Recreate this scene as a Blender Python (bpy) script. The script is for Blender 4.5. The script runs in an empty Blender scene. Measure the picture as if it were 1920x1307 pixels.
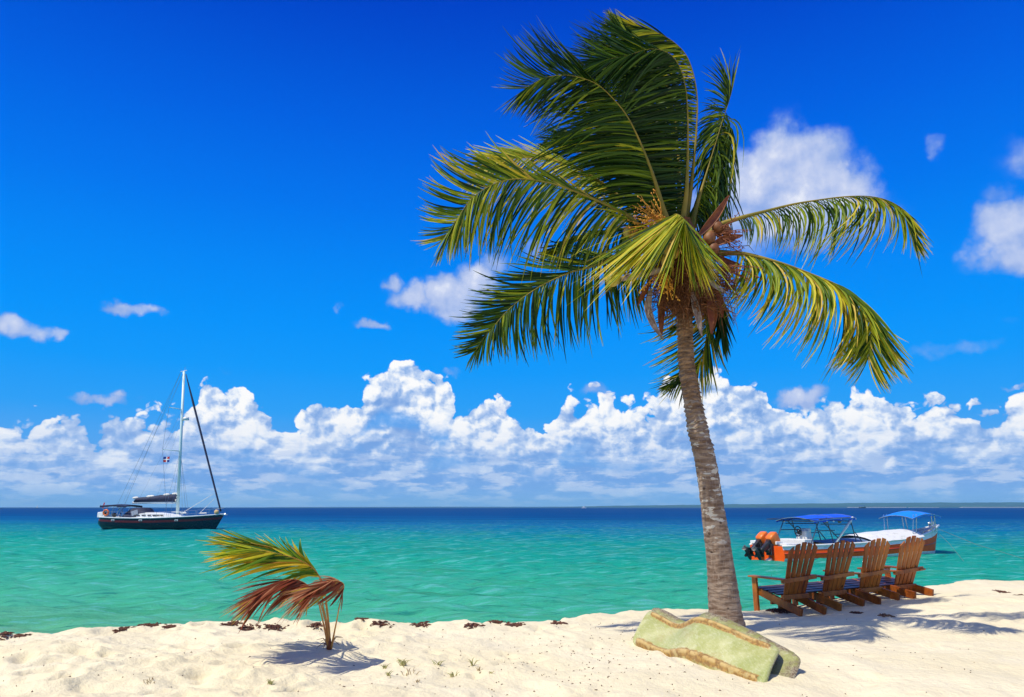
import bpy, math, random
import numpy as np
from mathutils import Vector, Matrix
R = math.radians
rnd = random.Random(7)
scene = bpy.context.scene
COL = scene.collection

# ------------------------------------------------------------------ camera
CAM_H = 1.5; F = 1400.0; TH = R(12.0)
cam_d = bpy.data.cameras.new('camera'); cam = bpy.data.objects.new('camera', cam_d); COL.objects.link(cam)
cam.location = (0, 0, CAM_H); cam.rotation_euler = (R(90) + TH, 0, 0)
cam_d.sensor_width = 36; cam_d.lens = 36 * F / 1920; cam_d.clip_start = .05; cam_d.clip_end = 60000
scene.camera = cam

def ray(px, py):
    x = (px - 960) / F; u = (653.5 - py) / F
    return Vector((x, math.cos(TH) - u * math.sin(TH), math.sin(TH) + u * math.cos(TH)))
def P(px, py, Y):                      # point seen at a photo pixel, at world depth Y
    d = ray(px, py); return Vector((d.x * Y / d.y, Y, CAM_H + d.z * Y / d.y))
def G(px, py, z=0.0):                  # point seen at a photo pixel, on the level z
    d = ray(px, py); t = (z - CAM_H) / d.z
    return Vector((d.x * t, d.y * t, z))
def AE(px, py):                        # azimuth, elevation of a photo pixel
    d = ray(px, py).normalized(); return math.atan2(d.x, d.y), math.asin(d.z)

# ------------------------------------------------------------------ light and exposure
SUN = Vector((-.52, -.34, 1.0)).normalized()
SUN_EL = math.asin(SUN.z); SUN_AZ = math.atan2(SUN.x, SUN.y)
ld = bpy.data.lights.new('sun', 'SUN'); ld.energy = 4.6; ld.angle = R(.53); ld.color = (1, .93, .80)
lo = bpy.data.objects.new('sun', ld); COL.objects.link(lo)
lo.rotation_euler = SUN.to_track_quat('Z', 'Y').to_euler()
scene.view_settings.view_transform = 'Standard'; scene.view_settings.look = 'None'
scene.view_settings.exposure = 0; scene.view_settings.gamma = 1
scene.cycles.max_bounces = 6; scene.cycles.transparent_max_bounces = 8
scene.cycles.volume_bounces = 0

# ------------------------------------------------------------------ node helpers
def s2l(c):
    return tuple(((v / 255) / 12.92 if v / 255 <= .04045 else (((v / 255) + .055) / 1.055) ** 2.4) for v in c)
class N:
    def __init__(s, nt): s.nt = nt; s.n = nt.nodes; s.l = nt.links
    def put(s, sock, v):
        if v is None: return
        if hasattr(v, 'is_linked'): s.l.new(v, sock)
        elif isinstance(v, (tuple, list, Vector)):
            v = tuple(v)
            if len(sock.default_value) == 4 and len(v) == 3: v = v + (1,)
            sock.default_value = v
        else: sock.default_value = v
    def m(s, op, a, b=None, c=None, clamp=False):
        n = s.n.new('ShaderNodeMath'); n.operation = op; n.use_clamp = clamp
        for i, v in enumerate((a, b, c)):
            if v is not None: s.put(n.inputs[i], v)
        return n.outputs[0]
    def v(s, op, a, b=None, sc=None):
        n = s.n.new('ShaderNodeVectorMath'); n.operation = op; s.put(n.inputs[0], a)
        if b is not None: s.put(n.inputs[1], b)
        if sc is not None: s.put(n.inputs['Scale'], sc)
        return n.outputs['Value'] if op in ('DOT_PRODUCT', 'LENGTH') else n.outputs[0]
    def xyz(s, x, y, z=0.0):
        n = s.n.new('ShaderNodeCombineXYZ')
        for i, q in enumerate((x, y, z)): s.put(n.inputs[i], q)
        return n.outputs[0]
    def sep(s, v):
        n = s.n.new('ShaderNodeSeparateXYZ'); s.put(n.inputs[0], v); return n.outputs
    def ss(s, v, a, b, lo=0.0, hi=1.0, kind='SMOOTHSTEP'):
        n = s.n.new('ShaderNodeMapRange'); n.interpolation_type = kind; s.put(n.inputs[0], v)
        for i, q in enumerate((a, b, lo, hi)): s.put(n.inputs[i + 1], q)
        return n.outputs[0]
    def noise(s, v, scale, detail=4, rough=.5, dist=0.0, col=False, dim='3D'):
        n = s.n.new('ShaderNodeTexNoise'); n.noise_dimensions = dim; s.put(n.inputs['Vector'], v)
        n.inputs['Scale'].default_value = scale; n.inputs['Detail'].default_value = detail
        n.inputs['Roughness'].default_value = rough; n.inputs['Distortion'].default_value = dist
        return n.outputs['Color' if col else 'Fac']
    def voro(s, v, scale, detail=0, rough=.5, feat='F1', smooth=.5, dim='3D'):
        n = s.n.new('ShaderNodeTexVoronoi'); n.feature = feat; n.voronoi_dimensions = dim; s.put(n.inputs['Vector'], v)
        n.inputs['Scale'].default_value = scale; n.inputs['Detail'].default_value = detail
        n.inputs['Roughness'].default_value = rough
        if feat == 'SMOOTH_F1': n.inputs['Smoothness'].default_value = smooth
        return n.outputs['Distance']
    def mix(s, f, a, b, blend='MIX'):
        n = s.n.new('ShaderNodeMix'); n.data_type = 'RGBA'; n.blend_type = blend
        s.put(n.inputs[0], f); s.put(n.inputs[6], a); s.put(n.inputs[7], b); return n.outputs[2]
    def ramp(s, f, stops):
        n = s.n.new('ShaderNodeValToRGB'); e = n.color_ramp.elements
        while len(e) < len(stops): e.new(.5)
        for i, (p, c) in enumerate(stops):
            e[i].position = p; e[i].color = tuple(c) + (1,)
        s.put(n.inputs[0], f); return n.outputs[0]
    def curve(s, f, pts):                     # pts in 0..1
        n = s.n.new('ShaderNodeFloatCurve'); c = n.mapping.curves[0]
        pts = sorted(pts)
        c.points[0].location = pts[0]; c.points[1].location = pts[-1]
        for p in pts[1:-1]: c.points.new(*p)
        for p in c.points: p.handle_type = 'AUTO'
        n.mapping.update(); s.put(n.inputs['Value'], f); return n.outputs[0]
    def bump(s, h, strength=.3, dist=.02, normal=None):
        n = s.n.new('ShaderNodeBump'); s.put(n.inputs['Height'], h)
        n.inputs['Strength'].default_value = strength; n.inputs['Distance'].default_value = dist
        if normal is not None: s.put(n.inputs['Normal'], normal)
        return n.outputs[0]
    def coord(s, k='Object'):
        return s.n.new('ShaderNodeTexCoord').outputs[k]
    def pos(s):
        return s.n.new('ShaderNodeNewGeometry').outputs['Position']
    def attr(s, name):
        n = s.n.new('ShaderNodeAttribute'); n.attribute_name = name; return n.outputs['Fac']

def new_mat(name):
    m = bpy.data.materials.new(name); m.use_nodes = True
    return m, N(m.node_tree), m.node_tree.nodes['Principled BSDF']
def mat(name, base, rough=.5, col2=None, nscale=8, lo=.4, hi=.65, stretch=(1, 1, 1), bump=0, bscale=40, bdist=.004,
        metal=0, spec=.5, coat=0, dirt=None, dscale=2.0, dlo=.55, dhi=.7):
    m, n, b = new_mat(name)
    co = n.v('MULTIPLY', n.coord(), stretch)
    c = base
    if col2: c = n.mix(n.ss(n.noise(co, nscale, 5, .6), lo, hi), base, col2)
    if dirt: c = n.mix(n.ss(n.noise(n.coord(), dscale, 6, .65), dlo, dhi), c, dirt)
    n.put(b.inputs['Base Color'], c)
    b.inputs['Roughness'].default_value = rough; b.inputs['Metallic'].default_value = metal
    b.inputs['Specular IOR Level'].default_value = spec; b.inputs['Coat Weight'].default_value = coat
    if bump: n.put(b.inputs['Normal'], n.bump(n.noise(co, bscale, 5, .6), bump, bdist))
    return m

# ------------------------------------------------------------------ object helpers
def tag(o, label=None, cat=None, group=None, kind=None):
    if label: o['label'] = label
    if cat: o['category'] = cat
    if group: o['group'] = group
    if kind: o['kind'] = kind
    return o
def empty(name, loc=(0, 0, 0), rz=0, **k):
    o = bpy.data.objects.new(name, None); COL.objects.link(o); o.location = loc; o.rotation_euler = (0, 0, rz)
    o.empty_display_size = .1
    return tag(o, **k)
def link(name, verts, faces, material, parent=None, smooth=True, attrs=None, world=False, bevel=0):
    me = bpy.data.meshes.new(name)
    me.from_pydata([tuple(v) for v in verts], [], faces); me.update()
    if attrs:
        for an, vals in attrs.items():
            a = me.attributes.new(an, 'FLOAT', 'POINT'); a.data.foreach_set('value', np.array(vals, dtype=np.float32))
    if smooth: me.polygons.foreach_set('use_smooth', [True] * len(me.polygons))
    for mm in (material if isinstance(material, (list, tuple)) else [material]): me.materials.append(mm)
    o = bpy.data.objects.new(name, me); COL.objects.link(o)
    if parent is not None:
        o.parent = parent
        if world:                        # vertices were given in world coordinates
            root = parent; M = Matrix.Identity(4); ch = []
            while root is not None: ch.append(root); root = root.parent
            for q in reversed(ch): M = M @ Matrix.LocRotScale(q.location, q.rotation_euler, q.scale)
            me.transform(M.inverted())
    if bevel:
        md = o.modifiers.new('bevel', 'BEVEL'); md.width = bevel; md.segments = 2; md.limit_method = 'ANGLE'
    return o
class MB:
    def __init__(s): s.v = []; s.f = []; s.mi = []
    def add(s, vs, fs, mi=0):
        k = len(s.v); s.v += [Vector(v) for v in vs]
        s.f += [tuple(i + k for i in f) for f in fs]; s.mi += [mi] * len(fs)
    def box(s, c, size, rot=None, taper=1.0, mi=0):
        hx, hy, hz = size[0] / 2, size[1] / 2, size[2] / 2; vs = []
        for z, t in ((-hz, 1), (hz, taper)):
            for x, y in ((-hx, -hy), (hx, -hy), (hx, hy), (-hx, hy)):
                p = Vector((x * t, y * t, z))
                if rot is not None: p = rot @ p
                vs.append(p + Vector(c))
        s.add(vs, [(0, 3, 2, 1), (4, 5, 6, 7), (0, 1, 5, 4), (1, 2, 6, 5), (2, 3, 7, 6), (3, 0, 4, 7)], mi)
    def beam(s, a, b, w, h, up=(0, 0, 1), mi=0):     # rectangular bar from a to b
        a = Vector(a); b = Vector(b); d = (b - a).normalized(); sd = d.cross(Vector(up)).normalized(); u = sd.cross(d)
        vs = [p + sd * sx * w / 2 + u * sz * h / 2 for p in (a, b) for sx, sz in ((-1, -1), (1, -1), (1, 1), (-1, 1))]
        s.add(vs, [(0, 1, 2, 3), (7, 6, 5, 4), (0, 4, 5, 1), (1, 5, 6, 2), (2, 6, 7, 3), (3, 7, 4, 0)], mi)
    def tube(s, pts, r, seg=8, cap=True, mi=0):
        pts = [Vector(p) for p in pts]; n = len(pts)
        rr = r if isinstance(r, (list, tuple)) else [r] * n
        ref = Vector((0, 0, 1)); vs = []
        d0 = (pts[1] - pts[0]).normalized()
        if abs(d0.z) > .9: ref = Vector((1, 0, 0))
        a = d0.cross(ref).normalized()
        for i, p in enumerate(pts):
            d = (pts[min(i + 1, n - 1)] - pts[max(i - 1, 0)]).normalized()
            a = (a - d * a.dot(d)).normalized(); b = d.cross(a)
            for k in range(seg):
                t = 2 * math.pi * k / seg; vs.append(p + (a * math.cos(t) + b * math.sin(t)) * rr[i])
        fs = [(i * seg + k, i * seg + (k + 1) % seg, (i + 1) * seg + (k + 1) % seg, (i + 1) * seg + k) for i in range(n - 1) for k in range(seg)]
        if cap: fs += [tuple(range(seg - 1, -1, -1)), tuple((n - 1) * seg + k for k in range(seg))]
        s.add(vs, fs, mi)
    def ell(s, c, r, rot=None, nu=14, nv=10, mi=0, jit=0, rg=None):
        vs = []; c = Vector(c)
        for j in range(nv + 1):
            ph = math.pi * j / nv
            for i in range(nu):
                t = 2 * math.pi * i / nu
                q = 1 + (rg.uniform(-jit, jit) if jit else 0)
                p = Vector((r[0] * math.sin(ph) * math.cos(t), r[1] * math.sin(ph) * math.sin(t), r[2] * math.cos(ph))) * q
                vs.append(c + (rot @ p if rot is not None else p))
        s.add(vs, [(j * nu + i, (j + 1) * nu + i, (j + 1) * nu + (i + 1) % nu, j * nu + (i + 1) % nu) for j in range(nv) for i in range(nu)], mi)
    def grid(s, rows, mi=0, close=False):            # list of rows of points
        n = len(rows[0]); vs = [p for r_ in rows for p in r_]
        e = n if close else n - 1
        s.add(vs, [(j * n + i, j * n + (i + 1) % n, (j + 1) * n + (i + 1) % n, (j + 1) * n + i) for j in range(len(rows) - 1) for i in range(e)], mi)
    def build(s, name, material, parent=None, smooth=False, world=False, bevel=0):
        o = link(name, s.v, s.f, material, parent, smooth, None, world, bevel)
        if any(s.mi): o.data.polygons.foreach_set('material_index', s.mi)
        return o
def auto_smooth(o, a=40):
    me = o.data; me.polygons.foreach_set('use_smooth', [True] * len(me.polygons))
    try: me.set_sharp_from_angle(angle=R(a))
    except Exception: pass
    return o
def catmull(pts, n):
    """pts: list of equal-length tuples; returns n samples"""
    A = np.array(pts, float); m = len(A)
    A2 = np.vstack([2 * A[0] - A[1], A, 2 * A[-1] - A[-2]])
    seg = np.r_[0, np.cumsum(np.linalg.norm(np.diff(A[:, :3], axis=0), axis=1))]
    out = []
    for s_ in np.linspace(0, seg[-1], n):
        i = min(max(int(np.searchsorted(seg, s_, side='right')) - 1, 0), m - 2)
        t = (s_ - seg[i]) / max(seg[i + 1] - seg[i], 1e-9)
        p0, p1, p2, p3 = A2[i], A2[i + 1], A2[i + 2], A2[i + 3]
        out.append(.5 * ((2 * p1) + (-p0 + p2) * t + (2 * p0 - 5 * p1 + 4 * p2 - p3) * t * t + (-p0 + 3 * p1 - 3 * p2 + p3) * t ** 3))
    return np.array(out)
class VN:                                            # smooth value noise on numpy arrays
    def __init__(s, seed): s.t = np.random.RandomState(seed).rand(256, 256) * 2 - 1
    def __call__(s, x, y):
        xi = np.floor(x).astype(int); yi = np.floor(y).astype(int); fx = x - xi; fy = y - yi
        fx = fx * fx * fx * (fx * (6 * fx - 15) + 10); fy = fy * fy * fy * (fy * (6 * fy - 15) + 10)
        t = s.t; a = t[xi & 255, yi & 255]; b = t[(xi + 1) & 255, yi & 255]; c = t[xi & 255, (yi + 1) & 255]; d = t[(xi + 1) & 255, (yi + 1) & 255]
        return (a * (1 - fx) + b * fx) * (1 - fy) + (c * (1 - fx) + d * fx) * fy
# ------------------------------------------------------------------ sky with its clouds
def build_sky():
    w = bpy.data.worlds.new("World"); scene.world = w; w.use_nodes = True
    nt = w.node_tree; nt.nodes.clear(); n = N(nt)
    out = nt.nodes.new('ShaderNodeOutputWorld'); bg = nt.nodes.new('ShaderNodeBackground')
    nt.links.new(bg.outputs[0], out.inputs[0])
    d = n.coord('Generated'); x, y, z = n.sep(d)
    az = n.m('ARCTAN2', x, y); el = n.m('ARCSINE', z)
    # clear sky
    E = lambda py: AE(960, py)[1]
    stops = [(955, (150, 192, 236)), (900, (118, 172, 234)), (840, (84, 166, 242)), (780, (44, 160, 248)), (700, (12, 154, 252)), (620, (0, 147, 252)),
             (520, (0, 135, 247)), (400, (0, 117, 239)), (250, (0, 97, 227)), (100, (0, 78, 211)), (0, (0, 65, 200))]
    base = n.ramp(n.m('DIVIDE', el, .7), [(max(0, E(py) / .7), s2l(c)) for py, c in stops])
    sk = nt.nodes.new('ShaderNodeTexSky'); sk.sky_type = 'NISHITA'; sk.sun_disc = False
    sk.sun_elevation = SUN_EL; sk.sun_rotation = SUN_AZ
    nish = n.v('SCALE', sk.outputs[0], sc=.10)
    clear = n.mix(n.ss(el, .72, 1.1), base, nish)
    # cumulus bank low over the sea : its upper edge by azimuth
    top = [(-300, 790), (-200, 770), (-100, 800), (0, 800), (60, 795), (100, 793), (135, 780), (160, 795), (182, 840), (196, 815), (230, 800), (285, 797), (340, 800), (368, 752), (400, 727), (440, 728), (468, 757),
           (490, 790), (525, 800), (560, 793), (600, 782), (640, 772), (668, 752), (690, 716), (730, 692), (775, 697), (800, 722), (842, 730), (855, 775),
           (885, 765), (920, 762), (960, 790), (1005, 815), (1040, 802), (1060, 757), (1090, 750), (1130, 765), (1200, 790), (1235, 772), (1245, 738), (1290, 730),
           (1330, 727), (1400, 731), (1432, 722), (1450, 762), (1500, 762), (1600, 765), (1700, 770), (1735, 792), (1760, 755), (1790, 765), (1820, 792), (1880, 790), (1905, 762), (1990, 760), (2100, 790), (2250, 770)]
    A0, A1, EM = -.85, .85, .30
    pts = []
    for px, py in top:
        a, e = AE(px, py); pts.append(((a - A0) / (A1 - A0), e / EM))
    fold = n.m('PINGPONG', n.m('SUBTRACT', az, A0), A1 - A0)
    T = n.m('MULTIPLY', n.curve(n.m('DIVIDE', fold, A1 - A0), pts), EM)
    uv0 = n.xyz(az, el, 0)
    def group(nm, ins, outs):
        g = bpy.data.node_groups.new(nm, 'ShaderNodeTree')
        for i, t in ins: g.interface.new_socket(i, in_out='INPUT', socket_type=t)
        for o_ in outs: g.interface.new_socket(o_, in_out='OUTPUT', socket_type='NodeSocketFloat')
        gi = g.nodes.new('NodeGroupInput'); go = g.nodes.new('NodeGroupOutput')
        return g, N(g), gi, go
    # billowing texture sampled twice (once shifted towards the sun) gives lit and shaded sides
    g, q, gi, go = group('billow', [('P', 'NodeSocketVector'), ('S', 'NodeSocketFloat')], ['B'])
    p = gi.outputs[0]
    wv = q.v('SUBTRACT', q.noise(p, 30, 3, .6, col=True, dim='2D'), (.5, .5, .5))
    p2 = q.v('ADD', p, q.v('SCALE', wv, sc=.022))
    sq2 = lambda v: q.m('SUBTRACT', .45, q.m('MULTIPLY', v, v))
    b1 = sq2(q.voro(p2, 24, dim='2D'))
    b2 = sq2(q.voro(p2, 55, dim='2D'))
    b3 = sq2(q.voro(p2, 130, dim='2D'))
    nn = q.m('SUBTRACT', q.noise(p2, 14, 5, .55, dim='2D'), .5)
    s1 = q.m('ADD', q.m('MULTIPLY', b1, 1.1), q.m('MULTIPLY', b2, .62))
    s2 = q.m('ADD', q.m('MULTIPLY', b3, .20), q.m('MULTIPLY', nn, 1.6))
    q.l.new(q.m('ADD', s1, s2), go.inputs[0])
    def billow(vec):
        k = nt.nodes.new('ShaderNodeGroup'); k.node_tree = g; nt.links.new(vec, k.inputs[0]); return k.outputs[0]
    # clouds spread out more flat low down
    sq = n.m('LOGARITHM', n.m('MAXIMUM', n.m('ADD', el, .008), .001), math.e)
    uv = n.xyz(az, n.m('ADD', el, n.m('MULTIPLY', sq, .022)), .3)
    wT = n.v('SUBTRACT', n.noise(n.xyz(az, el, 0), 34, 3, .5, col=True, dim='2D'), (.5, .5, .5)); wTx, wTy, _z = n.sep(wT)
    B0 = billow(uv); B1 = billow(n.v('ADD', uv, (-.0045, .0070, 0)))
    env = n.m('DIVIDE', n.m('SUBTRACT', n.m('ADD', T, n.m('MULTIPLY', wTy, .022)), n.m('ADD', el, .0075)), .030)
    D = n.m('ADD', n.m('MINIMUM', env, 3.0), n.m('MULTIPLY', B0, 1.35))
    mask = n.ss(D, .0, .22)
    # gaps and thinning lower down
    gap = n.ss(n.noise(n.v('MULTIPLY', uv0, (1.0, 2.6, 1)), 9, 4, .55, dim='2D'), .32, .50)
    low = n.ss(el, .02, .085)
    thin = n.m('MAXIMUM', n.m('ADD', n.m('MULTIPLY', gap, .55), .45), n.ss(env, 2.6, 1.2))
    mask = n.m('MULTIPLY', mask, thin)
    lit = n.m('MULTIPLY', n.m('SUBTRACT', B0, B1), .95)
    crest = n.ss(env, 3.6, .2)
    patch = n.ss(n.noise(uv, 17, 5, .6, dim='2D'), .40, .60)
    L = n.m('ADD', n.m('ADD', n.m('MULTIPLY', lit, 1.0), n.m('MULTIPLY', crest, .42)), n.m('MULTIPLY', patch, .50))
    L = n.m('ADD', L, n.ss(el, .02, .10, -.12, .10))
    L = n.m('ADD', L, -.10, clamp=True)
    cc = n.ramp(L, [(0, s2l((122, 164, 226))), (.3, s2l((150, 184, 234))), (.55, s2l((190, 211, 244))), (.8, s2l((236, 243, 253))), (1, s2l((255, 255, 255)))])
    # low layered bands of far cloud
    bn = n.noise(n.v('MULTIPLY', uv0, (1.0, 4.2, 1)), 17, 5, .6, dim='2D')
    bands = n.mix(n.ss(bn, .43, .62), s2l((118, 170, 234)), s2l((200, 219, 247)))
    aer = n.ss(el, .125, .018)                       # far air in front of the lowest clouds
    cc = n.mix(n.m('MULTIPLY', aer, .78), cc, bands)
    sky1 = n.mix(mask, clear, cc)
    # aerial paling right over the horizon
    sky1 = n.mix(n.ss(el, .035, .0, 0, .72), sky1, s2l((136, 190, 240)))
    # separate softer clouds higher up : (px, py, rx px, ry px, density)
    blobs = [(1470, 335, 140, 100, 1.35), (1400, 345, 70, 70, 1.0), (1560, 350, 82, 70, 1.15), (1478, 400, 175, 62, 1.0), (1600, 430, 120, 40, .45), (1420, 440, 110, 45, .6), (1290, 400, 90, 60, .5),
             (1520, 455, 150, 38, .50), (905, 530, 62, 44, 1.05), (845, 560, 75, 46, 1.1), (775, 560, 52, 34, .9), (740, 535, 26, 22, .75), (935, 500, 45, 34, .7), (1010, 470, 60, 30, .4),
             (700, 604, 40, 14, .7), (248, 575, 44, 18, .8), (40, 625, 60, 22, .75), (5, 610, 34, 25, .8), (96, 634, 16, 22, .8), (1885, 430, 52, 60, .9), (1930, 470, 60, 45, .8), (1875, 360, 30, 26, .3), (1795, 650, 62, 28, .6), (1740, 665, 50, 24, .4),
             (1755, 275, 22, 28, .45), (1722, 232, 16, 20, .2), (1500, 742, 48, 22, .85), (1880, 600, 26, 14, .3), (180, 752, 46, 14, .7), (215, 745, 18, 12, .6), (420, 700, 30, 12, .35), (290, 750, 60, 14, .25), (945, 755, 34, 18, .4), (1110, 735, 46, 16, .35),
             (850, 705, 34, 14, .5), (636, 575, 12, 12, .3), (1870, 548, 26, 14, .2), (1905, 728, 14, 8, .5), (2080, 250, 90, 60, .8)]
    wv = n.v('SUBTRACT', n.noise(uv0, 17, 5, .58, col=True, dim='2D'), (.5, .5, .5))
    uw = n.v('ADD', uv0, n.v('SCALE', wv, sc=.046))
    acc = None
    for px, py, rx, ry, k in blobs:
        a, e = AE(px, py); sx = F / rx / (1 + ((px - 960) / F) ** 2) * 1.05; sy = F / ry * .99
        dd = n.v('LENGTH', n.v('MULTIPLY', n.v('SUBTRACT', uw, (a, e, 0)), (sx, sy, 0)))
        b = n.m('MULTIPLY', n.ss(dd, 1.25, .15), k)
        acc = b if acc is None else n.m('MAXIMUM', acc, b)
    def soft(vec): return n.noise(vec, 12, 5, .50, dim='2D')
    f0 = soft(uv0); f1 = soft(n.v('ADD', uv0, (-.006, .010, 0)))
    dens = n.m('ADD', n.m('MULTIPLY', acc, 1.9), n.m('MULTIPLY', n.m('SUBTRACT', f0, .5), 2.4))
    m2 = n.m('MULTIPLY', n.ss(dens, .35, 1.5), n.ss(acc, 0, .35))
    l2 = n.m('ADD', n.m('MULTIPLY', n.m('SUBTRACT', f0, f1), 1.9), n.ss(acc, .2, 1.1, .28, .72), clamp=True)
    c2 = n.ramp(l2, [(0, s2l((118, 158, 224))), (.45, s2l((160, 184, 233))), (.8, s2l((206, 216, 242))), (1, s2l((242, 245, 252)))])
    sky2 = n.mix(n.m('MULTIPLY', m2, .93), sky1, c2)
    # scattered cloud over the rest of the dome (behind and above the picture)
    far = n.noise(d, 2.4, 4, .55)
    m3 = n.m('MULTIPLY', n.ss(far, .52, .66), n.ss(n.m('ABSOLUTE', az), .95, 1.3))
    m3 = n.m('MULTIPLY', m3, n.ss(el, .02, .2))
    sky3 = n.mix(n.m('MULTIPLY', m3, .85), sky2, s2l((225, 232, 244)))
    # below the horizon
    fin = n.mix(n.ss(el, -.004, -.001, 1, 0), sky3, s2l((60, 120, 160)))
    nt.links.new(fin, bg.inputs[0]); bg.inputs[1].default_value = 1.0
    w.cycles.sampling_method = 'MANUAL'; w.cycles.sample_map_resolution = 512
build_sky()
# ------------------------------------------------------------------ beach
WZ = -.50                                            # water level
crest_px = [(-1500, 1235), (-500, 1200), (-200, 1193), (0, 1187), (100, 1184), (200, 1180), (300, 1172), (400, 1170), (500, 1168), (700, 1169), (900, 1171), (1000, 1168), (1050, 1163), (1120, 1153), (1190, 1145), (1300, 1143),
            (1400, 1145), (1500, 1136), (1620, 1124), (1720, 1113), (1800, 1104), (1920, 1097), (2200, 1080), (2500, 1068)]
_c = [G(px, py, -.02) for px, py in crest_px]
CX = np.array([-400] + [p.x for p in _c] + [200, 500]); CY = np.array([-40] + [p.y for p in _c] + [90, 160])
CY[0] = _c[0].y - 40
_n1, _n2, _n3, _n4, _n5 = VN(1), VN(2), VN(3), VN(4), VN(5)
_rs = np.random.RandomState(11)
FX = np.where(_rs.rand(420) < .6, _rs.uniform(-8, 1, 420), _rs.uniform(-9, 10, 420)); FY = _rs.uniform(3.5, 13, 420); FA = _rs.uniform(0, 3.14, 420)
FS = _rs.uniform(.045, .11, 420); FD = _rs.uniform(.012, .060, 420)
def crest_y(x): return np.interp(x, CX, CY) + .10 * _n4(x * 1.1, x * 0 + 3.3) + .05 * _n5(x * 4.1, x * 0 + 7.7)
def ground(x, y, feet=True):
    x = np.asarray(x, float); y = np.asarray(y, float)
    s = y - crest_y(x)
    near = np.clip(1 - (np.abs(x) - 12) / 10, 0, 1) * np.clip((y + 2) / 3, 0, 1)
    left = np.clip((1.5 - x) / 3.5, .45, 1.0)
    cr = 1 - .55 * np.exp(-(s / .9) ** 2)
    h = (.045 * _n1(x * .8, y * .8) + .030 * _n2(x * 2.1 + 5, y * 2.1)) * cr
    h += left * (.024 * _n3(x * 4.2, y * 4.2) + .014 * _n4(x * 9.5, y * 9.5) + .006 * _n5(x * 19, y * 19)) * near
    if feet:
        for i in range(len(FX)):
            m_ = (np.abs(x - FX[i]) < .5) & (np.abs(y - FY[i]) < .5)
            if not m_.any(): continue
            dx = x[m_] - FX[i]; dy = y[m_] - FY[i]; c, s_ = math.cos(FA[i]), math.sin(FA[i])
            r2 = ((dx * c + dy * s_) / 1.7) ** 2 + (-dx * s_ + dy * c) ** 2; q = r2 / FS[i] ** 2
            h[m_] += left[m_] * FD[i] * (-1.25 * np.exp(-q) + .55 * np.exp(-((np.sqrt(q) - 1.5) ** 2) * 3))
    # little lip of piled sand along the crest, then the slope down under the water
    lip = np.exp(-((s + .15) / .28) ** 2) * (.030 + .04 * np.maximum(0, _n4(x * 1.7 + 9, x * 0)))
    h = h * np.clip(1 - np.maximum(s, 0) * .6, .15, 1) + lip * near
    h -= .03 * np.clip(s + 1.2, 0, 1.2)
    h -= np.where(s > 0, .30 * s - .03 * np.exp(-s * 4) + .03, 0)
    h = np.maximum(h, -3.0)
    # a low mound under the bench and its cast shade
    h += .05 * np.exp(-(((x - 5.0) / 2.2) ** 2 + ((y - 10.2) / .5) ** 2))
    h += .016 * np.sin(y * 21 + 3 * _n2(x * .9, y * .9) + x * 1.5) * np.exp(-(((x - 4.3) / .9) ** 2 + ((y - 10.2) / .55) ** 2))
    h += .014 * np.sin(x * 17 - y * 6 + 3 * _n2(x * .9, y * .9)) * np.exp(-(((x - 6.2) / 1.2) ** 2 + ((y - 10.3) / .5) ** 2))
    h += .03 * np.exp(-(((x - 6.6) / 1.6) ** 2 + ((y - 9.6) / .5) ** 2)) + .10 * np.clip((x - 4.4) / 2.0, 0, 1) * np.exp(-np.maximum(0, 11.0 - y) / 1.5) * (s < 1.5)
    return h - .0 
def gz(x, y): return float(ground(np.array([x]), np.array([y]))[0])
def GG(px, py):                                      # point of the real sand surface seen at a pixel
    z = 0.0
    for _ in range(6):
        p = G(px, py, z); z = .5 * z + .5 * gz(p.x, p.y)
    p = G(px, py, z); return Vector((p.x, p.y, gz(p.x, p.y)))
def spaced(lo, a, b, hi, step, growth=1.18):
    mid = list(np.arange(a, b, step)); up = [b]; st = step
    while up[-1] < hi: st *= growth; up.append(up[-1] + st)
    dn = [a]; st = step
    while dn[-1] > lo: st *= growth; dn.append(dn[-1] - st)
    return np.array(dn[:0:-1] + mid + up)
def grid_mesh(name, X, Y, Z, material):
    ny, nx = Z.shape; me = bpy.data.meshes.new(name)
    V = np.stack([X, Y, Z], -1).reshape(-1, 3).astype(np.float32)
    idx = np.arange(ny * nx).reshape(ny, nx)
    Fq = np.stack([idx[:-1, :-1], idx[:-1, 1:], idx[1:, 1:], idx[1:, :-1]], -1).reshape(-1, 4)
    me.vertices.add(len(V)); me.vertices.foreach_set('co', V.ravel())
    me.loops.add(Fq.size); me.loops.foreach_set('vertex_index', Fq.ravel().astype(np.int32))
    me.polygons.add(len(Fq)); me.polygons.foreach_set('loop_start', (np.arange(len(Fq)) * 4).astype(np.int32))
    me.polygons.foreach_set('loop_total', np.full(len(Fq), 4, np.int32)); me.update(calc_edges=True)
    me.polygons.foreach_set('use_smooth', [True] * len(me.polygons)); me.materials.append(material)
    o = bpy.data.objects.new(name, me); COL.objects.link(o); return o

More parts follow.
